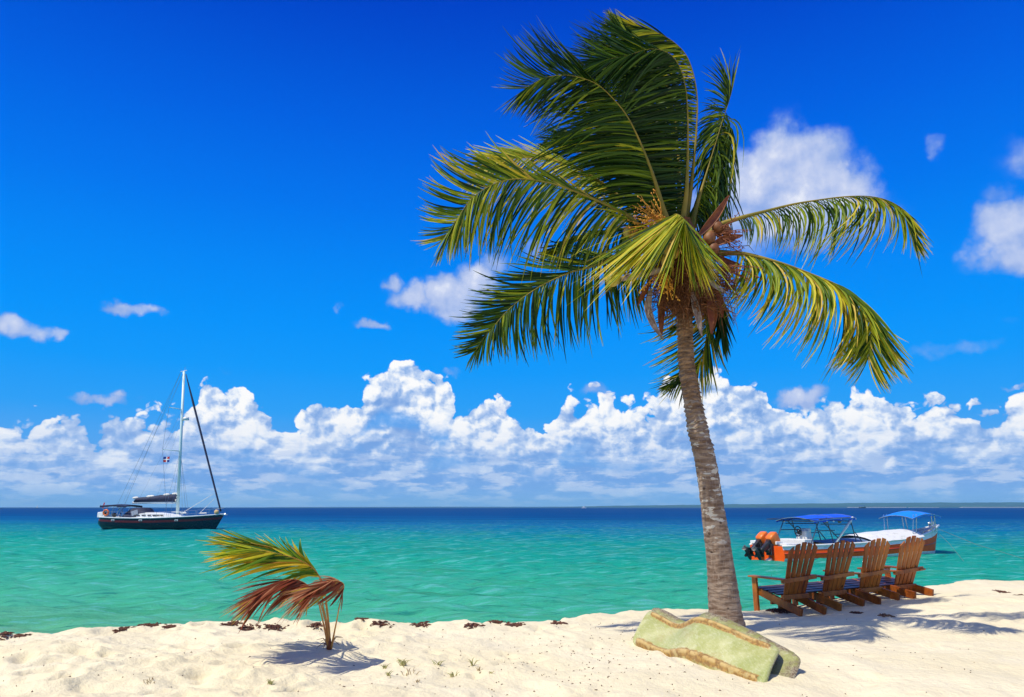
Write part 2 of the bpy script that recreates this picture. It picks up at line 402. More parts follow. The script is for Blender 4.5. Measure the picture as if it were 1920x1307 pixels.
def sand_mat():
    m, n, b = new_mat('sand'); co = n.pos()
    big = n.noise(co, .7, 4, .55); mid = n.noise(co, 5, 5, .6)
    c = n.mix(n.ss(big, .35, .65), (.74, .655, .435), (.78, .70, .49))
    c = n.mix(n.ss(mid, .52, .75, 0, .55), c, (.66, .565, .37))
    grain = n.noise(co, 420, 2, .7)
    c = n.mix(n.ss(grain, .62, .78, 0, .45), c, (.50, .38, .25))
    c = n.mix(n.ss(grain, .36, .22, 0, .4), c, (.93, .86, .74))
    # pale dry sand above, damp and darker just over the water
    z = n.sep(co)[2]
    wet = n.ss(n.m('ADD', z, n.m('MULTIPLY', n.noise(co, 2, 3), .08)), WZ + .10, WZ + .24, 1, 0)
    c = n.mix(wet, c, (.46, .36, .22))
    n.put(b.inputs['Base Color'], c); n.put(b.inputs['Roughness'], n.m('SUBTRACT', .92, n.m('MULTIPLY', wet, .5)))
    b.inputs['Specular IOR Level'].default_value = .2
    h = n.m('ADD', n.m('MULTIPLY', n.noise(co, 14, 5, .62), 1.0), n.m('MULTIPLY', n.noise(co, 90, 3, .6), .16))
    n.put(b.inputs['Normal'], n.bump(h, .75, .035))
    return m
xs = spaced(-350, -7.5, 9.5, 350, .034); ys = spaced(-80, 4.6, 13.5, 160, .030)
X, Y = np.meshgrid(xs, ys)
sand = grid_mesh('beach_sand', X, Y, ground(X, Y), sand_mat())
tag(sand, 'pale cream sand beach with soft footprints', None, kind='structure')

# ------------------------------------------------------------------ sea
def water_mat():
    m, n, b = new_mat('sea_water'); co = n.pos(); x, y, z = n.sep(co)
    # depth of the water grows away from the beach; the colour follows it
    w1 = n.noise(n.v('MULTIPLY', co, (.022, .05, 0)), 1, 4, .6)
    dist = n.m('ADD', y, n.m('MULTIPLY', x, .34))
    dist = n.m('MAXIMUM', dist, 8.0)
    lg = n.m('LOGARITHM', dist, 10.0)
    lg = n.m('ADD', lg, n.m('MULTIPLY', n.m('SUBTRACT', w1, .5), .34))
    f = n.ss(lg, .9, 3.3, kind='LINEAR')
    c = n.ramp(f, [(.0, (.16, .40, .20)), (.09, (.062, .42, .245)), (.22, (.012, .355, .235)), (.30, (.004, .27, .225)), (.365, (.001, .185, .26)),
                   (.435, (.001, .110, .285)), (.56, (.001, .060, .215)), (.8, (.001, .044, .175)), (1, (.001, .040, .16))])
    # darker and greener patches of sea grass, ripple light and dark painted as streaks
    st = n.noise(n.v('MULTIPLY', co, (.14, .85, 0)), 1, 5, .66)
    st2 = n.noise(n.v('MULTIPLY', co, (.8, 4.2, 0)), 1, 5, .70)
    near = n.ss(y, 160, 30)
    c = n.mix(n.m('MULTIPLY', n.ss(st, .50, .70), n.m('MULTIPLY', near, .55)), c, (.03, .27, .085))
    c = n.mix(n.m('MULTIPLY', n.ss(st2, .52, .66), n.m('MULTIPLY', near, .70)), c, (.12, .46, .43))
    c = n.mix(n.m('MULTIPLY', n.ss(st2, .47, .34), n.m('MULTIPLY', near, .66)), c, (.005, .16, .12))
    far = n.noise(n.v('MULTIPLY', co, (.02, .06, 0)), 1, 5, .7)
    c = n.mix(n.m('MULTIPLY', n.ss(far, .47, .68), n.m('MULTIPLY', n.ss(y, 60, 120), .5)), c, (.0, .03, .13))
    # a few small white caps far out
    cap = n.voro(n.v('MULTIPLY', co, (.035, .018, 0)), 1, 0)
    cw = n.m('MULTIPLY', n.ss(cap, .022, .012), n.m('MULTIPLY', n.ss(y, 90, 160), n.ss(y, 1500, 900)))
    c = n.mix(cw, c, (.8, .85, .88))
    h1 = n.noise(n.v('MULTIPLY', co, (1.0, 2.6, 1)), 3.2, 5, .72)
    h2 = n.noise(n.v('MULTIPLY', co, (.12, .42, 1)), 1.0, 5, .65)
    hh = n.m('ADD', n.m('MULTIPLY', h1, .55), n.m('MULTIPLY', h2, n.ss(y, 30, 200, .4, 3.0)))
    nrm = n.bump(hh, 1.0, .19)
    # wind-ruffled sea: body colour of the water under a surface sheen that the wave slopes keep low at grazing view
    nt = m.node_tree; nt.nodes.remove(b); out = nt.nodes['Material Output']
    df = nt.nodes.new('ShaderNodeBsdfDiffuse'); n.put(df.inputs[0], c); n.put(df.inputs['Normal'], nrm)
    gl = nt.nodes.new('ShaderNodeBsdfGlossy'); gl.inputs['Roughness'].default_value = .09; gl.inputs[0].default_value = (.85, .95, 1, 1); n.put(gl.inputs['Normal'], nrm)
    fr = nt.nodes.new('ShaderNodeFresnel'); fr.inputs[0].default_value = 1.33; n.put(fr.inputs['Normal'], nrm)
    fac = n.m('MULTIPLY', n.m('MINIMUM', fr.outputs[0], .62), n.ss(y, 14, 110, .55, .12))
    mx = nt.nodes.new('ShaderNodeMixShader'); n.put(mx.inputs[0], fac); nt.links.new(df.outputs[0], mx.inputs[1]); nt.links.new(gl.outputs[0], mx.inputs[2])
    nt.links.new(mx.outputs[0], out.inputs[0])
    return m
rows = [8.2]; 
while rows[-1] < 9000: rows.append(rows[-1] * (1.0055 if rows[-1] < 130 else 1.05))
rows = np.array(rows); rows[-1] = 9000
q = np.linspace(-1, 1, 760); q = np.sign(q) * np.abs(q) ** 1.15
half = np.maximum(26, rows * 1.15); half[0] = 26
X = q[None, :] * half[:, None]; Yw = np.repeat(rows[:, None], len(q), 1)
Z = np.zeros_like(X); rs = np.random.RandomState(3)
for i in range(46):
    L = rs.uniform(.2, 1) ** 2 * 2.6 + .24; k = 2 * math.pi / L; a = rs.normal(0, .50) + .2
    amp = .0085 * L ** .8
    cell = np.maximum(rows * .0055, half * 2 / 760)[:, None]
    fade = np.clip(L / cell / 3.0 - .9, 0, 1)
    ph = k * (X * math.sin(a) + Yw * math.cos(a)) + rs.uniform(0, 6.3) + .9 * _n1(X * .21 + i, Yw * .21)
    Z += fade * amp * (np.sin(ph) + .22 * np.sin(2 * ph + 1.2))
Z *= np.clip((Yw - 8) / 10, .45, 1)
water = grid_mesh('sea_water', X, Yw, Z + WZ, water_mat())
tag(water, 'turquoise sea turning deep blue towards the horizon', None, kind='structure')

# ------------------------------------------------------------------ far land on the right
def headland(name, prof, Y0, depth, material, label):
    """prof: (px, height px) of the skyline over the waterline"""
    g = VN(21); rs_ = np.random.RandomState(5)
    pxs = np.arange(prof[0][0], prof[-1][0], 3.0); hs = np.interp(pxs, [p[0] for p in prof], [p[1] for p in prof])
    rows_ = []
    sc = Y0 / 1.02 / F
    for j, (t, dz) in enumerate([(0, 0), (.02, .30), (.08, .62), (.2, .85), (.5, 1), (1, .9)]):
        r_ = []
        for i, px in enumerate(pxs):
            x = (px - 960) * sc * (1 + .0 * t)
            hh = hs[i] * sc * dz * (1 + .10 * float(g(np.array(px * .09), np.array(j * 3.1))) + rs_.uniform(-.05, .05))
            r_.append(Vector((x, Y0 + t * depth, WZ + hh - (.5 if j == 0 else 0))))
        rows_.append(r_)
    b = MB(); b.grid(rows_); o = b.build(name, material, smooth=False)
    return tag(o, label, None, kind='structure')
m_land, n_, b_ = new_mat('far_forest'); co = n_.pos()
n_.put(b_.inputs['Base Color'], n_.mix(n_.ss(n_.noise(n_.v('MULTIPLY', co, (1, 1, 3)), .02, 5, .7), .4, .62), (.006, .050, .065), (.015, .085, .075)))
b_.inputs['Roughness'].default_value = .9
m_bank = mat('far_beach', (.55, .50, .40), .9)
headland('hills', [(1040, 1.0), (1100, 2.0), (1180, 3.6), (1260, 4.5), (1400, 6.2), (1500, 7.2), (1620, 8.4), (1750, 9.2), (1920, 9.8), (2100, 10.5), (2500, 12)], 4400, 900, m_land, 'low wooded headland along the right horizon')
headland('hills', [(500, .6), (700, 1.0), (830, 1.4), (1000, 1.2), (1200, 1.8), (1400, 2)], 7000, 900, m_land, 'faint thin coast on the middle horizon')
bb = MB()
for (a, c_, h) in ((1590, 1700, .9), (1705, 1760, .5), (1800, 2100, 1.0)):
    sc = 4370 / 1.02 / F
    bb.box(((.5 * (a + c_) - 960) * sc, 4385, WZ + h * sc / 2), ((c_ - a) * sc, 20, h * sc), taper=.96)
tag(bb.build('shore', m_bank), 'pale strip of beach at the foot of the headland', None, kind='structure')
# ------------------------------------------------------------------ air
def build_haze():
    bb = MB(); bb.box((0, 4400, 34), (21000, 9400, 76))
    m = bpy.data.materials.new('haze'); m.use_nodes = True; nt = m.node_tree; nt.nodes.clear()
    out = nt.nodes.new('ShaderNodeOutputMaterial'); v = nt.nodes.new('ShaderNodeVolumePrincipled')
    v.inputs['Color'].default_value = (.32, .72, 1, 1); v.inputs['Density'].default_value = .00009; v.inputs['Anisotropy'].default_value = 0
    nt.links.new(v.outputs[0], out.inputs['Volume'])
    o = bb.build('haze', m); tag(o, 'thin pale blue air over the sea', None, kind='stuff')
    m.cycles.homogeneous_volume = True
build_haze()
# ------------------------------------------------------------------ palm fronds
def leaf_mat(name, cols, trans=.35, rough=.5, spec=.22):
    """cols: colours over the per-leaflet attribute 'tint' 0..1"""
    m = bpy.data.materials.new(name); m.use_nodes = True; nt = m.node_tree; n = N(nt)
    b = nt.nodes['Principled BSDF']; out = nt.nodes['Material Output']
    t = n.attr('tint'); c = n.ramp(t, cols)
    c = n.mix(n.ss(n.noise(n.coord(), 9, 3, .6), .5, .75, 0, .5), c, n.v('MULTIPLY', c, (.6, .5, .5)))
    n.put(b.inputs['Base Color'], c); b.inputs['Roughness'].default_value = rough; b.inputs['Specular IOR Level'].default_value = spec
    tr = nt.nodes.new('ShaderNodeBsdfTranslucent'); n.put(tr.inputs[0], n.v('MULTIPLY', c, (1.6, 1.45, .4)))
    mx = nt.nodes.new('ShaderNodeMixShader'); mx.inputs[0].default_value = trans
    nt.links.new(b.outputs[0], mx.inputs[1]); nt.links.new(tr.outputs[0], mx.inputs[2]); nt.links.new(mx.outputs[0], out.inputs[0])
    return m
M_LEAF = leaf_mat('palm_leaf', [(0, (.005, .024, .004)), (.25, (.013, .052, .006)), (.48, (.085, .165, .009)), (.68, (.30, .36, .014)), (.86, (.58, .50, .03)), (1, (.55, .36, .07))], .24)
M_RIB = mat('palm_midrib', (.30, .22, .030), .55, (.15, .14, .02), 3, .3, .7, spec=.25)
M_RIBD = mat('brown_midrib', (.46, .17, .03), .5, (.52, .30, .06), 5, .3, .7)

def key(keys, t):
    if t <= keys[0][0]: return keys[0][1:]
    for a, b in zip(keys, keys[1:]):
        if t <= b[0]:
            w = (t - a[0]) / (b[0] - a[0]); return tuple(p + (q_ - p) * w for p, q_ in zip(a[1:], b[1:]))
    return keys[-1][1:]
def frond(parent, pts, sides, n=80, seed=0, width=.036, r0=.025, t0=.06, tint=(.3, .15), tipdry=.2, mat_leaf=None, mat_rib=None, k=.27, sag=.06, jit=.095,
          label=None, name='frond', tw=1.0, seg=7, kink=0):
    """pts: (px,py,Y) of the midrib; sides: two key lists (t, dx, dy, dY) of where a leaflet ends, in photo pixels from its root"""
    g = random.Random(seed); S = catmull(pts, 90)
    if name == 'frond' and width >= .034 and n > 45: n = int(n * 1.62); width *= .60
    W = [P(*s) for s in S]
    V = []; Fc = []; T = []
    for si, keys in enumerate(sides):
        if not keys: continue
        for i in range(n):
            t = (i + g.uniform(-.3, .3)) / (n - 1); t = t0 + (1 - t0) * (1 - (1 - min(max(t, 0), 1)) ** 1.18)
            j = t * 89; a = int(min(j, 88)); w = j - a
            s_ = S[a] * (1 - w) + S[a + 1] * w; Rt = P(*s_)
            tg = (W[a + 1] - W[a]).normalized()
            kk = key(keys, t); dx, dy, dY = kk[:3]
            sc = 1 + g.gauss(0, jit); an = g.gauss(0, jit * 1.1)
            if g.random() < (.07 if t < .8 else .02): an += g.gauss(0, .24); sc *= g.uniform(.7, 1.05)
            dx, dy = (dx * math.cos(an) - dy * math.sin(an)) * sc, (dx * math.sin(an) + dy * math.cos(an)) * sc
            E = P(s_[0] + dx, s_[1] + dy, s_[2] + dY + g.gauss(0, .05))
            D = E - Rt; L = D.length; dn = D.normalized()
            k_ = k if len(kk) < 4 else kk[3]
            d0 = (dn * (1 - k_) + tg * k_ + Vector((g.gauss(0, .05), g.gauss(0, .08), g.gauss(0, .05)))).normalized()
            C = Rt + d0 * L * .5
            E2 = E + Vector((0, 0, -sag * L))
            # the blade lies along the midrib, turned a little at random
            wv = tg - dn * tg.dot(dn)
            if wv.length < .2: wv = dn.cross(Vector((0, 1, 0)))
            wv.normalize(); nn = dn.cross(wv)
            th = g.gauss(.55, .40) * (1 if si else -1) * tw
            wv = wv * math.cos(th) + nn * math.sin(th); nn = dn.cross(wv)
            wd = width * (.75 + .5 * min(L / .8, 1)) * g.uniform(.8, 1.15) * (.75 if t > .93 else 1)
            ti = min(max(g.gauss(tint[0] + (.04 if mat_leaf is None else 0) + .10 * math.sin(i * .35 + seed), tint[1] * 1.25), 0), 1); dry = g.random() * tipdry
            kx = g.uniform(.4, .8) if g.random() < kink else 9; kd = Vector((g.gauss(0, .12), g.gauss(0, .12), -g.uniform(.1, .4))) * L
            b0 = len(V)
            for q_ in range(seg + 1):
                u = q_ / seg
                p = Rt * (1 - u) ** 2 + C * 2 * u * (1 - u) + E2 * u * u
                if u > kx: p = p + kd * (u - kx)
                ww = wd * .5 * min(1, .45 + 2.2 * u) * (1 - u ** 2.6) ** .9 + .0012
                V += [p - wv * ww, p - nn * ww * .45, p + wv * ww]
                tt = min(1, ti + max(0, u - .72) * 2.2 * dry); T += [tt, tt * .92, tt]
                if q_:
                    c0 = b0 + 3 * (q_ - 1)
                    Fc += [(c0, c0 + 1, c0 + 4, c0 + 3), (c0 + 1, c0 + 2, c0 + 5, c0 + 4)]
    o = link(name, V, Fc, mat_leaf or M_LEAF, parent, True, {'tint': T}, world=True)
    rb = MB(); rr = [r0 * (1.5 if r0 > .02 else .55) * (1 - i / 89) ** 4 + r0 * .38 * (1 - i / 89) + .0025 for i in range(90)]
    rb.tube(W[::2] + [W[-1]], rr[::2] + [rr[-1]], 6)
    rb.build('midrib', mat_rib or M_RIB, o, True, world=True)
    if label: o['label'] = label
    return o

# ------------------------------------------------------------------ the tall palm
PY = 9.6
pb = G(1366, 1187, 0); PB = Vector((pb.x, pb.y, gz(pb.x, pb.y) - .08))
palm = empty('palm_tree', PB, label='tall coconut palm leaning over the beach with windblown green fronds', cat='palm tree')
tr = [(1277, 500, 15), (1278, 528, 15), (1282, 570, 13.2), (1284, 620, 12.6), (1286, 670, 12.8), (1293, 720, 14), (1300, 761, 15.5), (1310, 810, 17.5), (1320, 850, 18.5), (1329, 899, 20), (1337, 959, 21.3), (1345, 1010, 22.5),
      (1351, 1060, 24.5), (1356, 1110, 27), (1361, 1155, 30), (1366, 1192, 36), (1367, 1205, 40)]
def lean(py): return PY - .5 * max(0, (1187 - py) / 700) ** 1.3 + .05 * math.sin((1187 - py) / 700 * 3.1)
S = catmull([(p[0], p[1], p[2]) for p in tr], 560)
g = random.Random(4); rows_ = []; nA = 56; gn = VN(8)
ringp = 0; ring_edges = []
for i, s_ in enumerate(S):
    c = P(s_[0], s_[1], lean(s_[1])); r = s_[2] / F * lean(s_[1]) / 1.0
    c2 = P(s_[0], s_[1] - 1, lean(s_[1] - 1)); ax = (c2 - c).normalized(); a = ax.cross(Vector((0, 1, 0))).normalized(); b = ax.cross(a)
    hgt = c.z; row = []
    for k_ in range(nA):
        th = 2 * math.pi * k_ / nA
        wob = float(gn(np.array(math.cos(th) * 1.3 + 9), np.array(math.sin(th) * 1.3 + hgt * 1.2))) * .35
        ph = hgt * (17 if hgt > 1.2 else 12) + wob * 2.6 + .45 * math.sin(th + hgt) + .8 * math.sin(hgt * 1.9)
        saw = ph - math.floor(ph)
        prof = (.036 if hgt > 2.2 else .004 + .008 * max(0, hgt - 1.2)) * (.55 + .9 * abs(float(gn(np.array(math.floor(ph) * 1.7), np.array(4.4))))) * (1 - saw) ** 1.5 - .006 * (1 if saw > .9 else 0)
        rgh = .010 * float(gn(np.array(th * 6 + 3), np.array(hgt * 22))) + .012 * float(gn(np.array(math.cos(th) * 2), np.array(math.sin(th) * 2 + hgt * 3)))
        row.append(c + (a * math.cos(th) + b * math.sin(th)) * (r * (1 + .0) + prof * .75 + rgh * .6))
    rows_.append(row)
m_tr, n, b = new_mat('palm_bark'); co = n.coord(); z = n.sep(co)[2]
c = n.mix(n.ss(n.noise(n.v('MULTIPLY', co, (3, 3, 16)), 1.4, 6, .65), .36, .64), (.34, .26, .19), (.16, .10, .065))
c = n.mix(n.ss(n.noise(n.v('MULTIPLY', co, (22, 22, 3)), 2.2, 4, .7), .52, .7, 0, .55), c, (.40, .33, .26))
c = n.mix(n.ss(z, 2.3, 3.4, 0, .7), c, n.mix(n.ss(n.noise(n.v('MULTIPLY', co, (4, 4, 22)), 1.5, 5, .65), .4, .62), (.36, .22, .11), (.075, .034, .014)))
c = n.mix(n.m('MULTIPLY', n.ss(n.noise(n.v('MULTIPLY', co, (4.5, 4.5, 15)), 1.3, 4, .55), .58, .615), n.m('MULTIPLY', n.ss(z, .9, 1.3), n.ss(z, 3.1, 2.4))), c, (.56, .53, .45))
c = n.mix(n.ss(n.voro(n.v('MULTIPLY', co, (6, 6, 7.5)), 1, 0), .17, .10, 0, .8), c, (.045, .025, .018))
n.put(b.inputs['Base Color'], c); b.inputs['Roughness'].default_value = .85; b.inputs['Specular IOR Level'].default_value = .25
n.put(b.inputs['Normal'], n.bump(n.noise(n.v('MULTIPLY', co, (8, 8, 40)), 1.5, 5, .7), .7, .012))
tb = MB(); tb.grid(rows_, close=True); tb.build('trunk', m_tr, palm, True, world=True)

Y = PY - .5
# left lower main frond and the one behind it
frond(palm, [(1262, 428, Y), (1210, 430, Y), (1177, 404, Y - .1), (1133, 382, Y - .2), (1081, 360, Y - .35), (1037, 345, Y - .5), (986, 336, Y - .6), (949, 338, Y - .7), (916, 350, Y - .8), (886, 371, Y - .85), (866, 397, Y - .9), (835, 448, Y - .95)],
      ([(0, -55, -18, -.1, .5), (.25, -80, -38, -.1), (.5, -100, -62, -.1), (.7, -105, -62, -.1), (.85, -82, -30, 0), (1, -48, 14, 0)],
       [(0, -10, 70, .1, .25), (.12, -30, 95, .1), (.3, -85, 125, .1), (.45, -92, 140, .05), (.6, -62, 142, 0), (.72, -30, 128, 0), (.88, -16, 85, 0), (1, -24, 46, 0)]), 92, 1, tint=(.50, .18), tipdry=.5, sag=.04)
frond(palm, [(1255, 415, Y + .2), (1217, 400, Y + .25), (1166, 371, Y + .3), (1133, 345, Y + .3), (1092, 320, Y + .25), (1052, 305, Y + .2), (1015, 296, Y + .2), (971, 297, Y + .15), (938, 302, Y + .1), (901, 322, Y + .1)],
      ([(0, -60, -30, .2), (.3, -90, -38, .2), (.6, -95, -30, .2), (.85, -75, -12, .1), (1, -40, 4, 0)],
       [(0, -40, 50, 0), (.3, -80, 75, 0), (.6, -85, 85, 0), (.85, -65, 72, 0), (1, -30, 40, 0)]), 85, 2, tint=(.74, .12), tipdry=.3, sag=.02)
# big upright fronds blown to the left
frond(palm, [(1258, 430, Y - .1), (1245, 397, Y - .1), (1232, 353, Y - .2), (1217, 308, Y - .3), (1199, 264, Y - .4), (1177, 220, Y - .5), (1155, 191, Y - .6), (1125, 162, Y - .75), (1096, 148, Y - .85), (1059, 141, Y - .95), (1019, 147, Y - 1.0), (985, 166, Y - 1.05)],
      ([(0, -60, -30, 0), (.12, -120, 8, 0), (.25, -165, 10, 0), (.4, -190, 32, 0), (.5, -165, 42, 0), (.62, -135, 50, 0), (.72, -105, 78, 0), (.85, -74, 76, 0), (1, -42, 44, 0)],
       [(0, -40, -60, .2), (.15, -110, -30, .2), (.3, -150, -28, .2), (.45, -160, -40, .2), (.58, -130, -85, .1), (.7, -102, -112, .1), (.85, -84, -80, 0), (1, -56, -6, 0)]), 112, 3, tint=(.23, .16), sag=.03, width=.038)
frond(palm, [(1278, 430, Y + .05), (1281, 404, Y), (1287, 360, Y - .05), (1289, 308, Y - .1), (1290, 257, Y - .15), (1289, 206, Y - .2), (1285, 162, Y - .3), (1272, 121, Y - .4), (1250, 98, Y - .5), (1217, 92, Y - .6), (1177, 104, Y - .7), (1135, 112, Y - .75)],
      ([(0, -60, 10, 0, .2), (.15, -170, 18, 0, .1), (.35, -215, 28, 0, .1), (.5, -205, 45, 0, .1), (.65, -150, 62, 0, .2), (.75, -85, 88, 0), (.88, -92, 85, 0), (1, -60, 30, 0)],
       [(0, -50, 0, .1, -.9), (.15, -90, 20, .3, -.8), (.35, -150, 22, .35, -.9), (.55, -150, 30, .3, -.9), (.68, -110, 10, .3, -.6), (.8, -120, -60, .1, .1), (.9, -100, -62, .1, .2), (1, -70, -20, 0, .2)]), 112, 4, tint=(.17, .12), sag=.02, width=.038)
frond(palm, [(1262, 420, Y + .3), (1262, 360, Y + .4), (1256, 300, Y + .4), (1248, 240, Y + .4), (1238, 180, Y + .4), (1220, 140, Y + .35), (1190, 118, Y + .3), (1150, 112, Y + .3)],
      ([(0, -70, -10, 0), (.3, -180, -5, 0), (.6, -185, 10, 0), (.85, -130, 20, 0), (1, -70, 0, 0)],
       [(0, -60, -30, .2), (.3, -140, -50, .2), (.6, -150, -60, .2), (.85, -120, -62, .1), (1, -70, -25, 0)]), 95, 5, tint=(.14, .08), sag=.02)
# topmost frond, its end streaming left
frond(palm, [(1285, 420, Y + .35), (1298, 330, Y + .4), (1306, 240, Y + .4), (1306, 170, Y + .35), (1290, 110, Y + .3), (1262, 78, Y + .25), (1228, 60, Y + .2), (1195, 50, Y + .2), (1160, 42, Y + .15)],
      ([(0, -50, -10, 0), (.4, -120, 20, 0), (.6, -120, 45, 0), (.75, -110, 30, 0), (.9, -80, 18, 0), (1, -30, -4, 0)],
       [(0, -40, -10, .2), (.4, -100, -10, .2), (.6, -110, -25, .2), (.75, -98, -32, .1), (.9, -66, -30, 0), (1, -28, -22, 0)]), 92, 6, tint=(.46, .2), tipdry=.5, sag=.01)
frond(palm, [(1275, 410, Y + .2), (1272, 300, Y + .25), (1262, 200, Y + .2), (1235, 130, Y + .1), (1195, 85, Y), (1150, 45, Y)],
      ([(0, -60, -10, 0), (.4, -170, 0, 0), (.7, -150, -10, 0), (.9, -60, -20, 0), (1, -12, -28, 0)],
       [(0, -60, -20, .1), (.4, -130, -50, .1), (.7, -95, -90, .1), (.9, -35, -50, 0), (1, -8, -26, 0)]), 80, 7, tint=(.30, .14), sag=.01)
frond(palm, [(1268, 425, Y + .3), (1240, 370, Y + .4), (1205, 320, Y + .5), (1160, 280, Y + .5), (1110, 262, Y + .5), (1060, 262, Y + .5)],
      ([(0, -60, 20, 0), (.4, -120, 30, 0), (.8, -110, 30, 0), (1, -50, 10, 0)], [(0, -70, -20, .1), (.4, -125, -25, .1), (.8, -110, -25, .1), (1, -50, -6, 0)]), 75, 8, tint=(.24, .12), sag=.02)
# ragged upright frond on the right
frond(palm, [(1296, 425, Y + .2), (1308, 380, Y + .3), (1323, 330, Y + .4), (1340, 275, Y + .45), (1355, 225, Y + .5), (1366, 193, Y + .5), (1372, 170, Y + .5)],
      ([(0, -8, 30, 0, .5), (.2, 12, 75, 0, .45), (.45, 8, 95, 0, .5), (.62, -22, 75, 0, .4), (.8, -48, 30, 0, .2), (.9, -45, -28, 0), (1, -30, -82, 0)],
       [(0, 14, 34, .1, .5), (.2, 34, 78, .1, .5), (.4, 26, 105, .1, .6), (.6, 18, 95, .1, .6), (.78, 12, 75, 0, .5), (.9, -20, -72, 0, .2), (1, 6, -86, 0, 0)]), 74, 9, tint=(.34, .16), kink=.5, jit=.13, sag=.02, width=.034)
frond(palm, [(1300, 425, Y + .5), (1318, 350, Y + .6), (1335, 290, Y + .65), (1345, 240, Y + .7), (1350, 205, Y + .7)],
      ([(0, -10, 40, 0), (.5, -25, 90, 0), (.85, -48, 34, 0), (1, -34, -20, 0)], [(0, 20, 50, 0), (.5, 22, 110, 0), (.85, 20, 90, 0), (1, 14, 30, 0)]), 56, 10, tint=(.2, .1), kink=.5, jit=.14)
# right upper frond, leaflets hanging
frond(palm, [(1322, 445, Y), (1348, 423, Y), (1387, 409, Y - .05), (1439, 395, Y - .1), (1487, 383, Y - .15), (1535, 375, Y - .2), (1582, 369, Y - .25), (1626, 368, Y - .3), (1662, 375, Y - .3), (1690, 391, Y - .35), (1702, 415, Y - .35), (1712, 450, Y - .35)],
      ([(0, 2, 28, 0), (.2, 8, 50, 0, .2), (.35, -4, 92, .1, .3), (.5, -28, 118, .1, .35), (.65, -30, 118, .1, .5), (.78, 2, 92, 0, .5), (.9, 22, 76, 0, .4), (1, 12, 34, 0)],
       [(0, 5, 20, -.1), (.2, 14, 44, -.1, .4), (.35, 12, 84, -.1, .5), (.5, 10, 108, -.1, .6), (.65, -55, 96, -.1, .8), (.78, 58, 44, -.1, .7), (.9, 46, 62, 0, .6), (1, 20, 32, 0)]), 66, 11, tint=(.50, .22), tipdry=.8, t0=.16, kink=.25, width=.034, sag=.02)
frond(palm, [(1320, 470, Y), (1355, 474, Y), (1395, 476, Y - .1), (1439, 486, Y - .2), (1479, 498, Y - .3), (1527, 516, Y - .4), (1566, 532, Y - .5), (1598, 550, Y - .55), (1618, 574, Y - .6), (1630, 602, Y - .6), (1633, 634, Y - .6), (1628, 672, Y - .6)],
      ([(.1, -4, 60, 0, .1), (.2, -42, 100, 0, .2), (.35, -52, 118, .1, .3), (.5, -42, 132, .1, .35), (.62, -22, 158, .1, .4), (.75, -50, 118, 0, .4), (.88, -58, 66, 0, .3), (1, -30, 50, 0)],
       [(.1, 12, 30, -.2, .4), (.2, 22, 80, -.3, .5), (.35, 20, 100, -.3, .7), (.5, 30, 100, -.3, .9), (.62, 70, 92, -.2, .8), (.72, 88, 112, -.1, .5), (.85, 62, 96, 0, .3), (1, 28, 62, 0)]), 92, 12, tint=(.62, .18), tipdry=.6, t0=.15, sag=.02)
# left lowest frond
frond(palm, [(1250, 500, Y + .1), (1235, 505, Y + .1), (1177, 492, Y + .1), (1133, 493, Y), (1103, 502, Y - .05), (1066, 512, Y - .1), (1022, 532, Y - .15), (989, 552, Y - .2), (955, 579, Y - .2), (928, 609, Y - .25), (908, 633, Y - .25), (892, 657, Y - .25)],
      ([(0, -60, -22, .1), (.2, -110, -20, .1), (.4, -118, -18, .1), (.6, -112, 2, .1), (.8, -82, 8, 0), (1, -40, 14, 0)],
       [(0, 0, 70, 0), (.15, 6, 110, 0, .1), (.35, 0, 140, 0, .1), (.5, 2, 140, 0, .15), (.65, 2, 118, 0), (.8, 0, 84, 0), (1, -16, 36, 0)]), 98, 13, tint=(.30, .15), tipdry=.3, sag=.01)
frond(palm, [(1245, 440, Y + .3), (1200, 430, Y + .4), (1150, 432, Y + .45), (1100, 445, Y + .5), (1060, 462, Y + .5), (1035, 478, Y + .5)],
      ([(0, -30, 10, 0), (.4, -60, 6, 0), (.8, -60, 14, 0), (1, -24, 10, 0)], [(0, 0, 50, 0), (.3, -18, 82, 0), (.7, -26, 70, 0), (1, -14, 20, 0)]), 55, 14, tint=(.45, .2), tipdry=.5)
# short frond drooping towards the viewer
frond(palm, [(1268, 430, Y - .2), (1262, 410, Y - .5), (1266, 402, Y - .8), (1275, 404, Y - 1.0), (1284, 412, Y - 1.15)],
      ([(0, -90, 60, -.2, 0), (.3, -165, 92, -.2, 0), (.55, -150, 112, -.2, 0), (.8, -100, 122, -.2, 0), (1, -40, 110, -.1, 0)],
       [(0, 60, 70, -.1, 0), (.3, 92, 104, -.2, 0), (.55, 78, 132, -.2, 0), (.8, 45, 128, -.2, 0), (1, 5, 120, -.1, 0)]), 66, 15, tint=(.64, .17), tipdry=.7, width=.040, sag=.04, jit=.12, label='yellow green frond drooping over the trunk towards the viewer')
# old frond hanging behind the trunk
frond(palm, [(1300, 500, Y + .3), (1322, 560, Y + .5), (1326, 620, Y + .6), (1315, 672, Y + .6), (1290, 705, Y + .6), (1256, 722, Y + .6)],
      ([(.1, 14, 70, 0), (.35, 22, 98, 0), (.6, 2, 90, 0), (.8, -18, 60, 0), (1, -18, 14, 0)],
       [(.1, -80, 70, .1), (.3, -105, 66, .1), (.5, -102, 55, .1), (.75, -76, 48, .1), (1, -22, 8, 0)]), 64, 16, tint=(.42, .22), tipdry=.4)
frond(palm, [(1310, 490, Y + .2), (1338, 530, Y + .3), (1350, 580, Y + .4), (1352, 620, Y + .4)],
      ([(0, -10, 60, 0), (.5, -18, 80, 0), (1, -8, 40, 0)], [(0, 30, 60, 0), (.5, 24, 90, 0), (1, 8, 50, 0)]), 40, 17, tint=(.18, .1))

